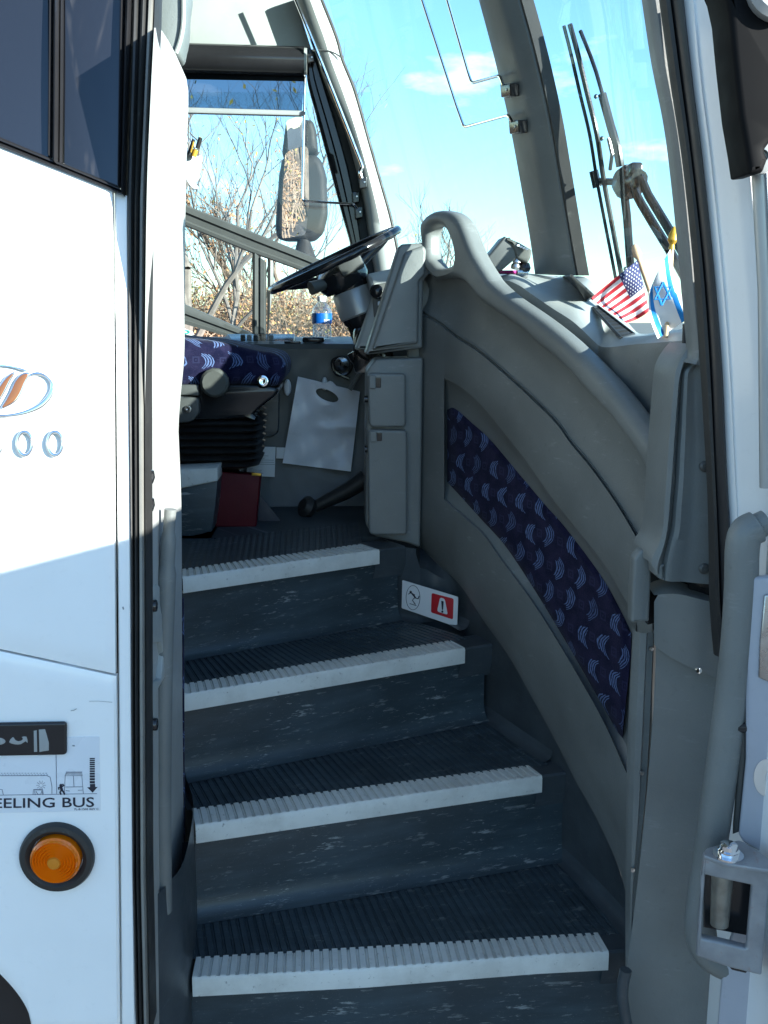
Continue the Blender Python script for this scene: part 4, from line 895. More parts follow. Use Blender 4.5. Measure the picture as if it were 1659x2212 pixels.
# post strip and the big rounded covers
po_l = [(1376, 1366), (1374, 1400), (1368, 1520), (1363, 1640), (1362, 1700), (1360, 1850), (1359, 1950), (1359, 2060), (1360, 2240)]
po_r = [(1418, 1366), (1416, 1400), (1410, 1560), (1405, 1650), (1398, 1740), (1385, 1830), (1373, 1900), (1366, 2000), (1364, 2240)]
part('door_post', [strip(PY(1.69), catmull(po_l, 4), catmull(po_r, 4), [(0, -.025), (0, -.006), (.15, .004), (.45, .006), (.55, .0), (.85, .0), (.95, -.004), (1, -.02)], 60)], 'grey')
for q in (K('o', [(445, 1250)])[0], K('p', [(345, 115)])[0], K('p', [(268, 920)])[0]): part('post_screw', lathe([(.0045, 0), (.004, .003), (0, .0035)], PY(1.685).pt(*q, .004), (0, -1, 0), 14), 'steel')
def cyl(top, bot, x0, x1, prof, Y0, mat, name, label=None, n=24):
    """upright half-round cover: columns px from x0(t) to x1(t), bulging towards the viewer"""
    rows_ = []
    for t_ in range(n + 1):
        s = t_ / n; r_ = []
        for k in range(25):
            f = k / 24; x = x0(s) + (x1(s) - x0(s)) * f; y = top(f) + (bot(f) - top(f)) * s
            r_.append(PY(Y0).pt(x, y, prof(f)))
        rows_.append(r_)
    return part(name, loft(rows_), mat, label=label)
bul = lambda a: (lambda f: a * (math.sin(math.pi * (.08 + .62 * f)) - .25))
cap_ = cyl(lambda f: 1286 - 14 * math.sin(min(1, f * 3) * 1.57) + 34 * f * f + (14 if f < .02 else 0), lambda f: 1392 + 66 * f ** .7, lambda s: 1413, lambda s: 1575 - 4 * s, bul(.06), 1.66, 'grey', 'door_post_cap', 'grey rounded cap over the door post')
capt = []
for s_ in (0, .35, .7, 1): capt.append([PY(1.66).pt(1413 + 162 * k / 24, 1286 - 14 * math.sin(min(1, k / 8) * 1.57) + 34 * (k / 24) ** 2 - s_ * 16 * (1 - (k / 24)) - 2 * s_, bul(.06)(k / 24) - .07 * s_) for k in range(25)])
part('cap_top', loft(capt), 'grey', cap_)
cyl(lambda f: 1388 + 60 * f ** .7, lambda f: 2260, lambda s: 1417 - 62 * min(1, (s * 1.25)) ** 1.5, lambda s: 1640, bul(.05), 1.675, 'grey', 'door_post_cover', 'big smooth grey cover at the foot of the door post', 40)
part('cap_screw', lathe([(.006, 0), (.005, .004), (0, .005)], PY(1.60).pt(1508.6, 1448), (0, -1, .1), 14), 'chrome')
part('door_sill_edge', tube(catmull([PY(1.62).pt(*p) for p in ((1352, 2095), (1345, 2130), (1346, 2170), (1362, 2250))], 5), .011, 10), 'stairwall')
# ================================================================== open entrance door on the right
door = part('entrance_door', loft([[Vector((.645 + .05 * (1.40 - y) + o_, y, z)) for y, z in zip((1.41, 1.2, .9, .42), zz)] for o_, zz in
     ((.0, (.33, .33, .33, .33)), (0, (1.0, 1.0, 1.0, 1.0)), (0, (1.625, 1.65, 1.684, 1.739)), (.05, (1.61, 1.635, 1.669, 1.724)), (.05, (.33, .33, .33, .33)))]), 'white', label='open white entrance door seen along its inner face')
def dpt(y, z, o_=0): return Vector((.645 + .05 * (1.40 - y) - o_, y, z))
part('door_stile', [loft([[dpt(y, z, o_) for z in (1.55, 2.0, 2.4, 2.75)] for y, o_ in ((1.41, -.04), (1.41, .0), (1.33, .0), (1.33, -.04))], closed_v=True), loft([[dpt(y, z, o_) for z in (1.72, 2.2, 2.6, 2.75)] for y, o_ in ((.44, -.04), (.44, .0), (.42, .0), (.42, -.04))], closed_v=True), loft([[dpt(y, z, o_) for y in (1.41, 1.0, .42)] for z, o_ in ((2.68, -.04), (2.68, 0), (2.78, 0), (2.78, -.04))], closed_v=True)], 'black', door)
part('door_glass', loft([[dpt(y, z, -.02) for y, z in zip((1.33, .9, .44), zz)] for zz in ((1.63, 1.68, 1.73), (2.68, 2.68, 2.68))]), 'sglass', door)
# handle tube, its standoff, hinge bracket
HT = PY(1.40)
hp = catmull([HT.pt(*p) for p in ((1655, 1128), (1634, 1138), (1611, 1152), (1603, 1190), (1601, 1270), (1592, 1400), (1578, 1520), (1562, 1640), (1547, 1750), (1531, 1860), (1517, 1950), (1513, 2005), (1524, 2050), (1560, 2080), (1610, 2092), (1690, 2100))], 6)
part('door_handle', tube(hp, [.019] * 6 + [.0245] * 8 + [.0245] * (len(hp) - 14), 22), 'grey', door, label='thick grey handle tube on the open door')
part('handle_standoff', tube([PY(1.385).pt(1582, 1569), PY(1.385).pt(1640, 1572)], .009, 12), 'black', door)
DP = PV((.56, 1.40), (.80, 1.30))
part('door_edge_panel', [slab(DP, roundpoly(K('p', [(1210, -1500), (1215, 20), (1155, 640), (1190, 700), (1330, 780), (1030, 1700), (1000, 1990), (975, 2300), (1700, 2300), (1700, -1500)]), 3), -.02, .0, .004)], plain('lavender_grey_paint', (.40, .41, .46), .35, var=.05, dirt=((.2, .19, .18), .2)), door)
part('door_edge_flange', [slab(DP, K('p', [(1160, -400), (1216, -400), (1216, 20), (1158, 640), (1105, 660), (1160, 0)]), -.05, -.008, .003)], 'greyd', door)
part('kick_plate', slab(DP, K('o', [(1440, 780), (1700, 740), (1700, 1640), (1390, 1500), (1400, 1200)]), .0, .006, .003), 'steel', door)
part('warning_disc', slab(DP, K('p', ell(1392, 160, 112, 155)), .0, .003, .001, [K('p', ell(1420, 160, 40, 60))]), plain('pinkish_label', (.72, .62, .56), .5, var=.03), door)
HB = PV((.515, 1.325), (.70, 1.27))
hb = part('hinge_bracket', [slab(HB, roundpoly(K('p', [(862, 800), (1060, 870), (1420, 915), (1345, 1800), (1080, 1735), (800, 1640)]), 6), -.012, .004, .004, [roundpoly(K('p', [(868, 962), (975, 990), (1262, 1050), (1218, 1575), (1000, 1520), (848, 1490)]), 5)])], 'galv', door, label='worn cast hinge bracket with rust spots')
part('hinge_pin', lathe([(.0, 0), (.0135, .0), (.0145, .03), (.0155, .06), (.016, .09), (.016, .098)], HB.pt(*K('p', [(1010, 1480)])[0], -.03) , (HB.pt(*K('p', [(1040, 1000)])[0], -.03) - HB.pt(*K('p', [(1010, 1480)])[0], -.03)), 20), plain('dull_pin_metal', (.33, .31, .27), .45, .6, grain=.5, gs=70, var=.25, vs=40), hb)
zt = HB.pt(*K('p', [(880, 800)])[0]).z
def hz(pts, z, th):
    Q = [atZ(*q, z) for q in pts]; V, F = fill2d([[(q.x, q.y) for q in Q]], th, .002); return [Vector((v.x, v.y, z - th / 2 + v.z)) for v in V], F, None
part('hinge_top_plate', hz(roundpoly(K('p', [(858, 806), (884, 748), (1160, 680), (1230, 712), (1430, 850), (1430, 930), (1060, 876)]), 6), zt, .007), 'galv', hb)
bt = atZ(*K('p', [(1068, 812)])[0], zt)
part('hinge_bolt', lathe([(.022, 0), (.022, .003), (.0155, .004), (.016, .010), (.0135, .012), (.0125, .018), (.009, .0205), (0, .021)], bt, (0, 0, 1), 24), 'chrome', hb)
part('bracket_hole_dark', slab(HB, K('p', [(890, 920), (1420, 1000), (1400, 1640), (880, 1540)]), -.05, -.04, .002), 'black', hb)  # black sheet added so the hole in the bracket looks dark
part('bracket_nut', slab(HB, roundpoly(K('p', [(1065, 1730), (1240, 1770), (1225, 1815), (1100, 1785)]), 3), -.04, -.005, .003), 'black', hb)
# black kerb-side mirror arm at the top right
ma = PY(1.36)
arm = part('mirror_arm', slab(ma, roundpoly(K('d', [(1320, -120), (1372, 120), (1400, 420), (1440, 780), (1478, 1000), (1500, 1155), (1590, 1145), (1625, 1060), (1600, 1000), (1660, 930), (1900, 900), (1900, -120)]), 5), -.05, .02, .008, ), plain('deep_black_casting', (.006, .006, .007), .6, var=.1, spec=.08), label='black mirror arm bracket at the front corner')
part('arm_boss', lathe([(.022, 0), (.022, .012), (.016, .016), (.008, .016), (.007, .008), (0, .008)], ma.pt(*K('d', [(1605, 1035)])[0], .0), (-.2, -1, 0), 22), 'alu', arm)
part('arm_collar', [lathe([(.045, 0), (.045, .02), (.036, .026), (.026, .02), (.0, .012)], ma.pt(*K('d', [(1690, -60)])[0], .018), (-.1, -1, 0), 30)], 'alu', arm)
part('arm_rod', tube([PY(1.40).pt(*K('d', [(1600, 1140)])[0]), PY(1.40).pt(*K('d', [(1640, 1900)])[0]), PY(1.40).pt(*K('d', [(1650, 3200)])[0])], .010, 12), 'alu', arm)
# ================================================================== driver's place
cs = part('driver_console', loft([[Vector((x, y, z)) for x in (-.95, -.5, -.1, .3, .7)] for y, z in ((3.30, 1.07), (3.315, 1.10), (3.36, 1.3), (3.385, 1.55), (3.385, 1.600), (3.40, 1.616), (3.44, 1.622), (3.88, 1.632))]), 'greyd', label='dark side console below the driver window')
CW = PY(3.322)
part('console_recess', slab(PY(3.345), roundpoly(K('e', [(540, 640), (735, 640), (725, 1180), (680, 1210), (540, 1210)]), 10), -.01, .004, .004), 'stairwall', cs)
sw = part('switch_panel', box(PY(3.52).pt(*K('e', [(600, 600)])[0]) + Vector((0, 0, .006)), (.24, .16, .018), Matrix.Rotation(R(14), 3, 'X'), .004), 'black', cs)
for k in range(8):
    p_ = PY(3.45).pt(*K('e', [(490 + (k % 4) * 42 + (60 if k % 4 > 2 else 0), 592 - (k // 4) * 16)])[0]); part('rocker_switch', box(p_ + Vector((0, 0, .012)), (.016, .012, .014), Matrix.Rotation(R(20), 3, 'X'), .003), 'inkg' if k % 2 else 'greyd', cs)
part('ledge_slot', box(PY(3.42).pt(*K('e', [(815, 597)])[0]) + Vector((0, 0, .004)), (.055, .02, .008), None, .002), 'black', cs)
lb = part('data_label', slab(CW, K('e', [(535, 1272), (705, 1275), (698, 1472), (512, 1462)]), .004, .006, .0004), 'paper', cs, label='white printed data label on the console')
part('data_label', slab(CW, K('e', [(710, 1277), (790, 1280), (790, 1352), (708, 1350)]), .004, .006, .0004), 'paper', cs)
tx = []
for k, (y, w) in enumerate(((1330, 26), (1345, 16), (1358, 40), (1372, 40), (1386, 42), (1410, 10), (1424, 32), (1434, 30), (1444, 36))):
    x0 = 590 if k < 5 else 530; tx.append(slab(CW, K('e', [(x0, y), (x0 + w * 2.6, y + 2), (x0 + w * 2.6, y + 5), (x0, y + 3)]), .006, .0066, .0001))
part('label_print', tx, 'inkg', lb)
for q in ((783, 884, 24, 54), (1026, 860, 20, 44)): part('coat_hook', slab(PY(3.36), K('e', ell(*q)), .0, .022, .007, res=4), 'cap', cs)
part('cable_coil', tube(catmull([PY(3.34).pt(*p) for p in K('e', [(1270, 760), (1150, 700), (1090, 740), (1110, 800), (1180, 790), (1200, 730), (1150, 690), (1080, 710), (1095, 780), (1190, 830)])], 8), .006, 8), 'black')
part('cable_plug', lathe([(.022, 0), (.024, .02), (.012, .04), (0, .04)], PY(3.34).pt(*K('e', [(1150, 740)])[0]), (-.5, -1, .3), 16), 'steel')
part('pedal_lever', [tube(catmull([PY(3.15).pt(*p) for p in K('e', [(1300, 1480), (1180, 1560), (1060, 1620), (960, 1670)])], 5), [.030, .018], 12), lathe([(.0, 0), (.032, .0), (.036, .02), (.02, .035), (0, .035)], PY(3.15).pt(*K('e', [(930, 1680)])[0]), (-.6, -.5, .4), 16)], 'rubber')
part('footwell_brace', tube([PY(3.28).pt(*p) for p in K('e', [(1190, 900), (1275, 760)])], .008, 8), 'grey')
# aisle step at the left with its own white nosing
AS = PY(2.86)
ast = part('aisle_step', slab(AS, K('e', [(-200, 1560), (90, 1548), (322, 1495), (310, 1650), (285, 1830), (-200, 1950)]), -.4, 0, .002), 'riser', label='dark end of the aisle step')
part('nosing', slab(PY(2.855), roundpoly(K('e', [(-200, 1440), (80, 1425), (322, 1412), (325, 1500), (90, 1548), (-200, 1600)]), 3), -.12, .003, .004), 'nosing', ast)
# seat
DS = PY(2.93)
seat = part('driver_seat', slab(DS, catmull([Vector(p) for p in K('e', [(-260, 560), (100, 566), (340, 590), (560, 640), (690, 662), (752, 705), (772, 780), (745, 850), (690, 880), (560, 868), (300, 872), (-260, 880)])], 4, True), -.42, .0, .035, res=5), 'fabric', label='navy patterned seat cushion of the driver seat')
part('seat_pan', slab(PY(2.95), catmull([Vector(p) for p in K('e', [(-260, 860), (300, 860), (560, 862), (700, 880), (715, 930), (640, 990), (560, 1060), (540, 1090), (-260, 1090)])], 3, True), -.36, .0, .012), 'black', seat)
part('seat_knob', lathe([(.0, .03), (.034, .03), (.041, .024), (.043, .012), (.041, 0)], PY(2.935).pt(*K('e', [(308, 852)])[0]), (0, -1, 0), 14), 'seatgrey', seat)
part('seat_button', lathe([(.016, 0), (.016, .012), (.012, .013), (.008, .008), (0, .007)], PY(2.935).pt(*K('e', [(621, 844)])[0]), (0, -1, .1), 22), 'chrome', seat)
part('seat_bracket', [slab(PY(2.92), roundpoly(K('e', [(-100, 868), (195, 868), (200, 940), (60, 935), (-100, 935)]), 3), -.02, .0, .003), slab(PY(2.915), roundpoly(K('e', [(-60, 930), (200, 955), (205, 1050), (160, 1110), (20, 1125), (-60, 1100)]), 8), -.03, .0, .006)], 'greyd', seat)
part('bracket_bolt', lathe([(.011, 0), (.010, .006), (.005, .007), (0, .005)], PY(2.915).pt(*K('e', [(128, 1027)])[0]), (0, -1, 0), 16), 'steel', seat)
bl = []
for k in range(15):
    t = k / 14; y_ = 1100 + (1425 - 1100) * t; fold = 1 if k % 2 else 0
    p0 = PY(2.98).inv(*K('e', [(-120, y_)])[0]); p1 = PY(2.98).inv(*K('e', [(548 + 62 * fold - 18 * t, y_)])[0]); z = p0[1]; g = .03 * fold
    x0, x1, y0, y1 = p0[0], p1[0], 2.98 - g, 3.28 + g; rr = .05
    bl.append([Vector((p.x, p.y, z)) for p in roundpoly([Vector((x0, y0)), Vector((x1, y0)), Vector((x1, y1)), Vector((x0, y1))], rr, 6)])
part('seat_bellows', loft(bl, closed_u=True), 'rubber', seat, label='black rubber bellows under the seat', ang=20)
part('seat_base', box((-.46, 3.18, 1.15), (.34, .24, .16), None, .01), 'black', seat)
# steering wheel and column
wc = PY(3.08).pt(722, 561); vd = (wc - C0).normalized(); e1 = Vector((.905, 0, .425)); e1 = (e1 - vd * e1.dot(vd)).normalized(); ax = e1.cross(vd); ax = ax if ax.z > 0 else -ax
ax = (Matrix.Rotation(R(2.2), 3, e1) @ ax).normalized(); e2 = ax.cross(e1); RW = .208
rim = [wc + (e1 * math.cos(t) + e2 * math.sin(t)) * RW for t in [2 * math.pi * k / 64 for k in range(64)]]
V_, F_, _ = loft([[p + ((p - wc).normalized() * math.cos(a) + ax * math.sin(a)) * (.0118 + (.0016 if (k // 2) % 2 else 0) * (1 if math.sin(a) < -.3 else 0)) for k, p in enumerate(rim)] for a in [2 * math.pi * j / 12 for j in range(12)]], closed_u=True, closed_v=True)
whl_ = part('steering_wheel', (V_, F_, None), 'black', label='black steering wheel tilted forwards')
sp = []
for a in (.35, math.pi - .35):
    dr = e1 * math.cos(a) + e2 * math.sin(a); sp.append(tube([wc + dr * RW, wc + dr * RW * .75 - ax * .018, wc + dr * .06 - ax * .045], [.011, .017], 10))
for q in sp: part('spoke', q, 'black', whl_)
part('wheel_hub', [lathe([(0, .0), (.06, -.004), (.078, -.02), (.078, -.055), (.066, -.075), (.0, -.08)], wc - ax * .015, ax, 28)], 'black', whl_)
tl = PY(3.0).pt(*K('e', [(1195, 75)])[0]); part('hub_pad', box(tl + Vector((0, .03, 0)), (.075, .09, .05), Matrix((e1, Vector((0, 1, 0)), ax)).transposed(), .008), 'greyd', whl_)
c0 = PY(3.08).pt(*K('e', [(1150, 95)])[0]); c1 = PY(3.08).pt(*K('e', [(1310, 520)])[0]); cdv = (c1 - c0).normalized()
colm = part('steering_column', lathe([(0, .0), (.056, .0), (.060, .14), (.054, .15), (.052, .26), (.05, .34), (.04, .36), (0, .36)], c0 + cdv * .02, cdv, 28), 'black')
part('column_collar', lathe([(.061, .05), (.064, .055), (.066, .125), (.062, .13)], c0 + cdv * .02, cdv, 32), 'alu', colm)
part('column_base', [slab(PY(3.02), catmull([Vector(p) for p in K('e', [(1240, 520), (1330, 500), (1330, 700), (1280, 700), (1225, 650)])], 3, True), -.08, .02, .012), tube(catmull([PY(3.04).pt(*p) for p in K('e', [(1210, 650), (1240, 700), (1300, 730)])], 4), .02, 10), box(PY(3.05).pt(*K('e', [(1300, 640)])[0]), (.08, .08, .14), None, .015)], 'black', colm)
part('stalk', tube([c0 + cdv * .03, PY(3.02).pt(*K('e', [(935, 235)])[0])], [.012, .02], 10), 'greyd', colm)
# driver's side mirror outside
MP = PY(4.22)
def mslab(pts, Y, d0, d1, bev): return slab(PY(Y), pts, d0, d1, bev)
mir = part('side_mirror', [slab(MP, roundpoly(K('b', [(835, 1040), (870, 1015), (1060, 1010), (1100, 1050), (1130, 1150), (1140, 1400), (1110, 1520), (1050, 1575), (860, 1575), (800, 1555), (792, 1480), (815, 1150)]), 9), -.14, .0, .03, res=4), slab(MP, roundpoly(K('b', [(862, 800), (985, 778), (1040, 785), (1062, 850), (1075, 985), (1050, 1000), (840, 1022), (838, 980)]), 7), -.14, .0, .025, res=4),
                           tube([PY(4.26).pt(*K('b', [(980, 1560)])[0]), PY(4.26).pt(*K('b', [(985, 1700)])[0])], [.022, .05], 14)], plain('mirror_housing', (.025, .025, .025), .6, var=.1, spec=.2), label='dark driver side mirror with two glasses outside the window')
def mglass(pts, nrm, convex):
    P = K('b', pts); c = [sum(q) / len(P) for q in zip(*P)]; cen = MP.pt(*c, .012); n_ = Vector(nrm).normalized(); V = []
    rings = 7; ol = roundpoly(P, 5, 4)
    for r in range(rings + 1):
        for q in ol:
            x, y = c[0] + (q.x - c[0]) * r / rings, c[1] + (q.y - c[1]) * r / rings; w = MP.pt(x, y, .004); V.append(w)
    m = len(ol); F = [(r * m + i, r * m + (i + 1) % m, (r + 1) * m + (i + 1) % m, (r + 1) * m + i) for r in range(rings) for i in range(m)]
    out = []
    for v in V:
        dv = v - cen; dv.y = 0; rad = dv.length
        y = -(n_.x * dv.x + n_.z * dv.z) / n_.y
        out.append(Vector((v.x, cen.y + y * .9 + convex * rad * rad, v.z)))
    mn = max(p.y for p in out); sh = MP.Y - .004 - mn
    return [p + Vector((0, sh, 0)) for p in out], F, None
part('mirror_glass', mglass([(868, 1040), (905, 1022), (1005, 1018), (1020, 1045), (1022, 1360), (1000, 1545), (985, 1560), (838, 1568), (845, 1300)], (-.80, -.60, -.17), .06), 'mirror', mir)
part('mirror_glass', mglass([(868, 800), (960, 784), (978, 800), (990, 970), (975, 978), (880, 992)], (-.74, -.67, -.16), .8), 'mirror', mir)
# pencils pouch on the window
# ================================================================== loose things
# water bottle on the ledge
bp = PY(3.62).pt(*K('e', [(1010, 588)])[0]); s_ = 3.62 / FL * .32895; bx = bp.copy(); bx.z = 1.629
sz_ = (PY(3.62).pt(*K('e', [(1015, 285)])[0]).z - 1.629)
H = sz_
bot = empty('water_bottle', bx, 'clear water bottle with a blue label standing on the console ledge', 'bottle')
mk('bottle_body', lathe([(.0, .002), (.030, .0), (.034, .01), (.032, .05), (.035, .055), (.033, .075), (.036, .08), (.036, .62 * H), (.032, .70 * H), (.022, .80 * H), (.013, .86 * H), (.013, .90 * H)], bx, (0, 0, 1), 28), M['clear'], bot)
mk('bottle_cap', lathe([(.0145, .87 * H), (.0155, .88 * H), (.0155, .985 * H), (.013, 1.0 * H), (0, 1.0 * H)], bx, (0, 0, 1), 24), M['cap'], bot)
zl0, zl1 = .36 * H, .60 * H
mk('bottle_label', lathe([(.0366, zl0), (.0368, (zl0 + zl1) / 2), (.0366, zl1)], bx, (0, 0, 1), 28), M['olabel'], bot)
class BL:
    def pt(s, x, y, d=0):
        q = PY(3.62).pt(x, y); a = max(-1, min(1, (q.x - bx.x) / .0375)); return Vector((q.x, bx.y - math.sqrt(max(0, 1 - a * a)) * .0375 - d, q.z))
mk('lettering', text(BL(), 'DEER', *K('e', [(1022, 458)])[0], 6.2, .0008, 'LEFT', 12.5), M['cap'], bot)
# white bag hanging from the hook
def bagpt(x, y):
    u = (x - 750) / 500; v = (y - 820) / 620; a_ = (x - 1040) - (y - 960) * .55; cr_ = math.exp(-(a_ / 60) ** 2) * max(0, min(1, (1160 - y) / 120)) * max(0, min(1, (y - 940) / 60))
    fl = math.exp(-((y - 1150) / 40) ** 2) * (.5 + .5 * math.tanh((x - 980) / 60))
    w = .016 * math.sin(3 * u + 4 * v) + .016 * cr_ + .014 * fl + .006 * math.sin(13 * u + 5 * v) * math.sin(11 * v - 4 * u)
    return PY(3.30 - w).pt(*K('e', [(x, y)])[0])
tl_, tr_, br_, bl_ = Vector((850, 815)), Vector((1258, 915)), Vector((1198, 1438)), Vector((750, 1382))
hole = [Vector(p) for p in ell(1042, 938, 72, 36, 20)]
for h_ in hole: h_.y += (h_.x - 1042) * .35
bV, bF = [], []; NX, NY = 60, 72
for j in range(NY + 1):
    for i in range(NX + 1):
        u, v = i / NX, j / NY; t_ = tl_.lerp(tr_, u)
        if .45 < u < .62: t_ = t_ + Vector((0, -22 * math.sin((u - .45) / .17 * math.pi)))
        bV.append(t_.lerp(bl_.lerp(br_, u), v))
for j in range(NY):
    for i in range(NX):
        c_ = (bV[j * (NX + 1) + i] + bV[(j + 1) * (NX + 1) + i + 1]) / 2; dx, dy = (c_.x - 1042) / 74, (c_.y - 938 - (c_.x - 1042) * .35) / 38
        if dx * dx + dy * dy > .82: bF.append((j * (NX + 1) + i, j * (NX + 1) + i + 1, (j + 1) * (NX + 1) + i + 1, (j + 1) * (NX + 1) + i))
for p in bV:
    dx, dy = (p.x - 1042) / 74, (p.y - 938 - (p.x - 1042) * .35) / 38; rr = math.hypot(dx, dy)
    if .55 < rr < 1.12: p.x, p.y = 1042 + 74 * dx / rr, 938 + 38 * dy / rr + 74 * dx / rr * .35
front_ = [bagpt(p.x, p.y) for p in bV]; bagV = front_ + [p + Vector((0, .012 + .01 * math.sin(k * .05), 0)) for k, p in enumerate(front_)]
mk('plastic_bag', (bagV, bF + [tuple(i + len(front_) for i in f) for f in bF], None), plain('white_bag_plastic', (.78, .78, .82), .32, var=.05, vs=14), None, 'white plastic bag with a die-cut handle hanging on a wall hook', 'bag', ang=20)
# binder and folder on the floor
bd = empty('ring_binder', PY(3.0).pt(500, 1140), 'maroon ring binder standing on edge beside the seat base', 'binder')
mk('cover', slab(PY(2.98), roundpoly(K('e', [(325, 1440), (608, 1462), (575, 1808), (285, 1802)]), 2), -.045, 0, .004), M['maroon'], bd)
mk('corner_clip', slab(PY(2.976), K('e', [(545, 1444), (610, 1450), (608, 1468), (548, 1462)]), 0, .003, .0008), M['gold'], bd)
mk('folder', slab(PY(3.06), roundpoly(K('e', [(600, 1590), (770, 1800), (560, 1806), (575, 1560)]), 2), -.006, 0, .001), M['ink'], None, 'dark folder leaning on the floor beside the maroon binder', 'folder')
# papers and keys on the ledge, sticker in the window corner
mk('paper_slip', slab(PY(3.36), K('e', [(345, 572), (395, 536), (425, 586), (380, 592)]), 0, .002, .0003), M['paper'], None, 'white paper slip poking up behind the seat cushion', 'paper')
mk('car_key', [box(PY(3.42).pt(*K('e', [(952, 588)])[0]) + Vector((0, 0, .008)), (.075, .028, .018), None, .006), tube(catmull([PY(3.42).pt(*p) for p in K('e', [(985, 590), (1000, 582), (990, 575), (975, 580)])], 4), .002, 6)], M['black'], None, 'black key fob lying on the console ledge below the bottle', 'key')
pn = empty('pen', PY(3.84).pt(410, 330), 'black and gold pen tucked in the pouch on the window', 'pen', None)
mk('barrel', tube([PY(3.83).pt(*p) for p in K('b', [(228, 1018), (258, 915)])], [.009, .006], 10), M['black'], pn); mk('clip', tube([PY(3.815).pt(*p) for p in K('b', [(240, 1000), (258, 930)])], .003, 6), M['gold'], pn)
pn2 = empty('pen', PY(3.84).pt(425, 330), 'pen with a yellow lower end beside the black pen', 'pen', None)
mk('barrel', tube([PY(3.83).pt(*p) for p in K('b', [(282, 975), (303, 905)])], .008, 10), M['black'], pn2); mk('tip', tube([PY(3.83).pt(*p) for p in K('b', [(258, 1028), (272, 985)])], .010, 10), M['gold'], pn2)
po = empty('pen_pouch', PY(3.86).pt(415, 400), 'white plastic pen pouch stuck on the driver window', 'pouch')
mk('pouch', slab(PY(3.86), catmull([Vector(p) for p in K('b', [(180, 1010), (260, 1030), (312, 1030), (298, 1130), (290, 1180), (265, 1200), (290, 1235), (250, 1240), (200, 1160)])], 3, True), -.01, .01, .004), M['cap'], po)
mk('suction_cup', lathe([(.022, 0), (.02, .006), (.008, .012), (0, .013)], PY(3.87).pt(*K('b', [(325, 970)])[0]), (0, -1, 0), 20), M['sglass'], po)
tg = mk('window_decal', [slab(PY(3.80), K('e', [(60, 480), (160, 520), (170, 540), (60, 560)]), 0, .002, .0003)], M['cap'], None, 'small white decal with a teal ring at the window corner', 'decal')
mk('teal_ring', slab(PY(3.796), K('e', ell(118, 522, 24, 14)), 0, .001, .0002, [K('e', ell(118, 522, 12, 6))]), M['teal'], tg)
# device on the dashboard
dv = empty('dash_device', PY(2.60).pt(1100, 590), 'dark boxy device tilted on a stand on the dashboard', 'device')
DV = PY(2.58)
mk('case', slab(DV, roundpoly(K('f', [(1012, 258), (1076, 322), (1092, 400), (985, 492), (905, 492), (872, 432)]), 3), -.10, .0, .004), M['greyd'], dv)
mk('front_face', slab(PY(2.575), roundpoly(K('f', [(1022, 266), (1100, 300), (1190, 350), (1182, 400), (1160, 440), (1090, 405), (1072, 345)]), 4), -.08, .0, .006), M['seatgrey'], dv)
for k in range(4): mk('button', box(PY(2.565).pt(*K('f', [(1098 + k * 19, 322 + k * 8)])[0]), (.007, .006, .005), None, .0015), M['cap'], dv)
mk('swivel', [lathe([(.012, 0), (.013, .008), (.009, .014), (.013, .02), (.009, .028), (.014, .034), (0, .036)], PY(2.6).pt(*K('f', [(1080, 475)])[0]), (.15, -.3, 1), 16), tube([PY(2.6).pt(*K('f', [(1090, 500)])[0]), PY(2.6).pt(*K('f', [(1160, 505)])[0])], .012, 10)], M['steel'], dv)
mk('mount_ball', lathe([(.0, .0), (.012, .004), (.016, .014), (.012, .026), (0, .03)], PY(2.6).pt(*K('f', [(1140, 507)])[0]), (0, 0, 1), 16), M['black'], dv)
mk('note_card', box(PY(2.66).pt(*K('f', [(990, 497)])[0]), (.085, .05, .008), None, .002), M['magenta'], None, 'magenta card lying on the dashboard beneath the device', 'card')
# two small flags on sticks
def flag(name, lab, base, tip, finial, poly, rowsF, nrow, ncol, Y, wave):
    e_ = empty(name, base, lab, 'flag'); return e_
US = PY(1.93)
gb = lambda q, Y=None: (PY(Y) if Y else US).pt(*K('g', [q])[0])
f1 = empty('hand_flag', gb((860, 835)), 'small striped flag with white stars on dark blue beside the vents', 'flag')
mk('stick', tube([gb((860, 838)), gb((790, 500)), gb((700, 240))], .0048, 10), M['wood'], f1); mk('finial', lathe([(.0055, 0), (.0085, .006), (.0075, .018), (.004, .026), (0, .028)], gb((702, 248)), gb((680, 180)) - gb((702, 248)), 14), M['wood'], f1)
HTp, HB_, FT, FB = Vector((697, 262)), Vector((782, 640)), Vector((345, 548)), Vector((612, 727))
def fl1(u, v, d=0):                         # u from hoist to fly, v from top to bottom
    a = HTp.lerp(FT, u); b = HB_.lerp(FB, u); p = a.lerp(b, v) + Vector((0, 16 * math.sin(u * math.pi) * (v - .2)))
    w = .012 * math.sin(u * 5.5 + v * 1.5) + .006 * math.sin(v * 7 + u * 3) + .02 * u
    return PY(1.93 - w - d).pt(*K('g', [p])[0])
V, F, FMt = [], [], []; NU, NV = 40, 52
for j in range(NV + 1):
    for i in range(NU + 1): V.append(fl1(i / NU, j / NV))
for j in range(NV):
    for i in range(NU):
        F.append((j * (NU + 1) + i, j * (NU + 1) + i + 1, (j + 1) * (NU + 1) + i + 1, (j + 1) * (NU + 1) + i))
        FMt.append(2 if (i < NU * .4 and j < NV * 7 / 13) else (0 if (j * 13 // NV) % 2 == 0 else 1))
mk('cloth', (V, F, None), None, f1, mats=[M['fred'], M['fwhite'], M['fnavy']], fm=FMt, ang=80)
sV, sF = [], []
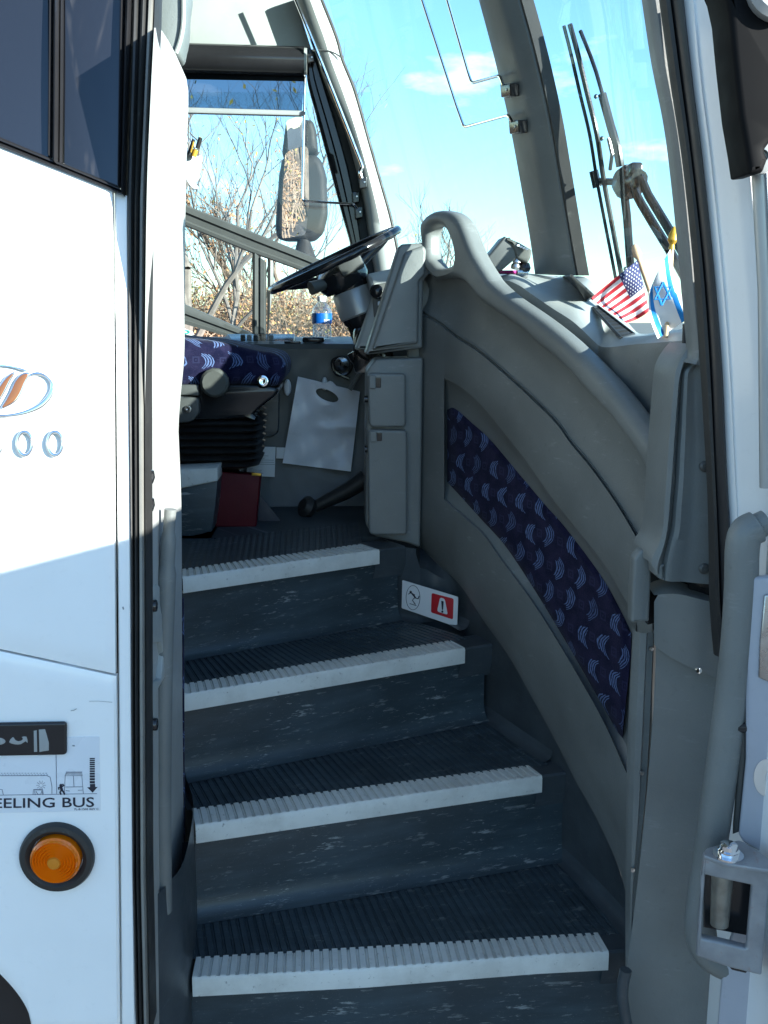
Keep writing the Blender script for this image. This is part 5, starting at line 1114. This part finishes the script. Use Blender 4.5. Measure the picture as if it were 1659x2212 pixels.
for r in range(9):
    for c in range(6 if r % 2 == 0 else 5):
        cu_, cv_ = (.4 * ((c + (.5 if r % 2 == 0 else 1.0)) / 6)), (7 / 13) * (r + .7) / 9.4
        b = len(sV); 
        for k in range(10):
            rr = .023 if k % 2 == 0 else .0095; a_ = k * math.pi / 5; sV.append(fl1(cu_ + rr * math.sin(a_) * .62, cv_ - rr * math.cos(a_), .0012))
        sV.append(fl1(cu_, cv_, .0012)); sF += [(b + k, b + (k + 1) % 10, b + 10) for k in range(10)]
mk('stars', (sV, sF, None), M['fwhite'], f1)
f2 = empty('hand_flag', gb((902, 838), 1.84), 'small white flag with blue stripes and a blue six-pointed star', 'flag')
I2 = lambda q: gb(q, 1.85)
mk('stick', tube([I2((903, 838)), I2((930, 500)), I2((948, 170))], .0042, 10), M['wood'], f2); mk('finial', lathe([(.006, 0), (.0045, .008), (.0095, .016), (.008, .026), (.004, .036), (0, .042)], I2((946, 182)), I2((956, 100)) - I2((946, 182)), 14), M['gold'], f2)
Q1, Q2, Q3, Q4 = Vector((938, 182)), Vector((1078, 690)), Vector((838, 842)), Vector((778, 505))
def fl2(u, v, d=0):                         # u along stripes (top to bottom), v across
    a = Q1.lerp(Q2, u) + Vector((-26 * math.sin(u * math.pi) * (1 if u < .6 else .6), 0)); b = Q4.lerp(Q3, u) + Vector((-22 * math.sin(u * math.pi * 1.1), 10 * math.sin(u * 3)))
    p = a.lerp(b, v) + Vector((-10 * math.sin(v * math.pi) * (1 - u), 0))
    w = .014 * math.sin(v * 4.2 + u * 2) + .006 * math.sin(u * 9 + v * 3)
    return PY(1.835 - w - d).pt(*K('g', [p])[0])
V, F, FMt = [], [], []; NU, NV = 40, 50
for j in range(NV + 1):
    for i in range(NU + 1): V.append(fl2(i / NU, j / NV))
for j in range(NV):
    for i in range(NU):
        F.append((j * (NU + 1) + i, j * (NU + 1) + i + 1, (j + 1) * (NU + 1) + i + 1, (j + 1) * (NU + 1) + i)); v = (j + .5) / NV
        FMt.append(1 if .10 < v < .235 or .78 < v < .92 else 0)
mk('cloth', (V, F, None), None, f2, mats=[M['fwhite'], M['fblue']], fm=FMt, ang=80)
cs_ = (881, 508)
class ISR:
    def pt(s, x, y, d=0):
        return PY(1.815 - d).pt(*K('g', [(x, y)])[0])
sg = []
for tri in ([(882, 425), (938, 550), (822, 552)], [(873, 596), (822, 462), (943, 462)]):
    sg.append(tube([ISR().pt(*p) for p in tri + [tri[0]]], .0026, 6))
mk('star', sg, M['fblue'], f2)
# ================================================================== outside: bare trees and thicket
def tree(name, lab, base, h, seed, lean=(0, 0), leafmat=None, nleaf=0, bark='bark', spread=.55, depth=6, r0=.12, group='bare trees beyond the driver window', lift=.25):
    rg = random.Random(seed); e_ = empty(name, base, lab, 'tree', group); Tr, Br, tips = [], [], []
    def grow(p, d, L, r, lev):
        n = 4; P = [p]; q = p.copy(); dd = d.copy()
        for k in range(n):
            dd = (dd + Vector((rg.uniform(-1, 1), rg.uniform(-1, 1), rg.uniform(-.5, .9))) * .16).normalized(); q = q + dd * (L / n); P.append(q.copy())
        (Tr if lev < 2 else Br).append(tube(P, [r, r * .62], 7 if lev < 2 else (5 if lev < 4 else 3), False))
        if lev >= depth: tips.append(q); return
        m = rg.choice((2, 3, 3)) if lev else 4
        for k in range(m):
            t = rg.uniform(.35, 1) if k else 1; i = min(n - 1, int(t * n)); s = P[i].lerp(P[i + 1], t * n - i)
            nd = (dd + Vector((rg.uniform(-1, 1), rg.uniform(-1, 1), rg.uniform(-.35, .6))) * (spread + .3)).normalized(); nd.z += lift * .3; nd.normalize()
            grow(s, nd, L * rg.uniform(.58, .82), r * .62 * (1 if k == 0 else .85), lev + 1)
    grow(Vector(base), Vector((lean[0], lean[1], 1)).normalized(), h * .33, r0, 0)
    mk('trunk', Tr, M[bark], e_); mk('crown', Br, M[bark], e_)
    if nleaf:
        V, F = [], []
        for k in range(nleaf):
            c = rg.choice(tips) + Vector((rg.gauss(0, .18), rg.gauss(0, .18), rg.gauss(-.05, .2))); a = Vector((rg.uniform(-1, 1), rg.uniform(-1, 1), rg.uniform(-1, 1))).normalized(); b = a.orthogonal().normalized(); s = rg.uniform(.03, .06)
            i = len(V); V += [c + a * s, c + b * s * .6, c - a * s, c - b * s * .6]; F.append((i, i + 1, i + 2, i + 3))
        mk('leaves', (V, F, None), M[leafmat], e_)
    return e_
def gpos(px, Y, z=0): q = PY(Y).pt(px, 700); return Vector((q.x, Y, z))
tree('bare_tree', 'tall bare grey tree with wide twiggy branches nearest the driver window', gpos(395, 17), 7.6, 11, (.10, 0), 'leafyel', 70, 'barkg', .6, 7, .13)
tree('bare_tree', 'slim bare tree leaning right behind the window post', gpos(470, 21), 7.0, 5, (.15, 0), 'leafyel', 60, 'barkg', .55, 6, .08)
tree('bare_tree', 'vine-wrapped brown tree seen through the lower window', gpos(520, 24), 6.4, 23, (.02, 0), 'leafbrown', 500, 'bark', .4, 6, .12)
tree('bare_tree', 'low bare tree beside the dark mirror', gpos(640, 25), 5.4, 31, (0, 0), 'leafbrown', 400, 'bark', .55, 6, .10)
tree('bare_tree', 'small bare tree showing over the steering wheel', gpos(960, 26), 5.2, 37, (0, 0), None, 0, 'barkg', .55, 6, .09)
for k, (x, y, h, s) in enumerate(((-5.5, 6.4, 6.5, 41), (-8.5, 7.6, 7.5, 43), (-11, 6.2, 8, 47), (-14, 8.6, 8, 53), (-17, 7.2, 9, 59))):
    tree('roadside_tree', 'brown-leaved tree reflected in the driver side mirror', (x, y, 0), h, s, (0, 0), 'leafbrown', 5200, 'bark', .5, 6, .14, 'trees along the road behind the bus')
# thicket: dense twigs and dry leaves as one mass
rg = random.Random(3); tw, lv, ly = [], [], []
def thick(n, xr, yr, hmax, nl):
    for k in range(n):
        b = Vector((rg.uniform(*xr), rg.uniform(*yr), 0)); h = rg.uniform(.5, 1) * hmax; P = [b]; d = Vector((rg.gauss(0, .2), rg.gauss(0, .2), 1)).normalized(); q = b.copy()
        for i in range(6): d = (d + Vector((rg.gauss(0, .22), rg.gauss(0, .22), .02))).normalized(); q = q + d * h / 6; P.append(q.copy())
        tw.append(tube(P, [.018, .005], 3, False))
        for j in range(5):
            i = rg.randint(1, 5); s = P[i]; Q = [s]; dd = Vector((rg.gauss(0, 1), rg.gauss(0, .6), rg.gauss(.2, .6))).normalized(); q = s.copy()
            for _ in range(4): dd = (dd + Vector((rg.gauss(0, .3), rg.gauss(0, .3), rg.gauss(-.04, .3)))).normalized(); q = q + dd * .22; Q.append(q.copy())
            tw.append(tube(Q, [.008, .003], 3, False))
            for _ in range(nl):
                c = rg.choice(Q) + Vector((rg.gauss(0, .1), rg.gauss(0, .1), rg.gauss(0, .1))); a = Vector((rg.uniform(-1, 1), rg.uniform(-1, 1), rg.uniform(-1, 1))).normalized(); e = a.orthogonal().normalized(); z = rg.uniform(.025, .055)
                (ly if rg.random() < .12 else lv).append([c + a * z, c + e * z * .6, c - a * z, c - e * z * .6])
thick(1500, (-6, 2.4), (22, 27), 3.0, 5)
thick(700, (-22, -4), (7.5, 11), 3.4, 5)
tag(mk('thicket', tw, M['twig']), 'dense brown thicket of twigs beyond the bus', 'thicket', None, 'stuff')
for nm, lst, mt, lb_ in (('dry_leaves', lv, 'leafbrown', 'brown dry leaves hanging in the thicket'), ('yellow_leaves', ly, 'leafyel', 'few yellow leaves left in the thicket')):
    V = [p for q in lst for p in q]; tag(mk(nm, (V, [tuple(range(i, i + 4)) for i in range(0, len(V), 4)], None), M[mt]), lb_, 'leaves', None, 'stuff')
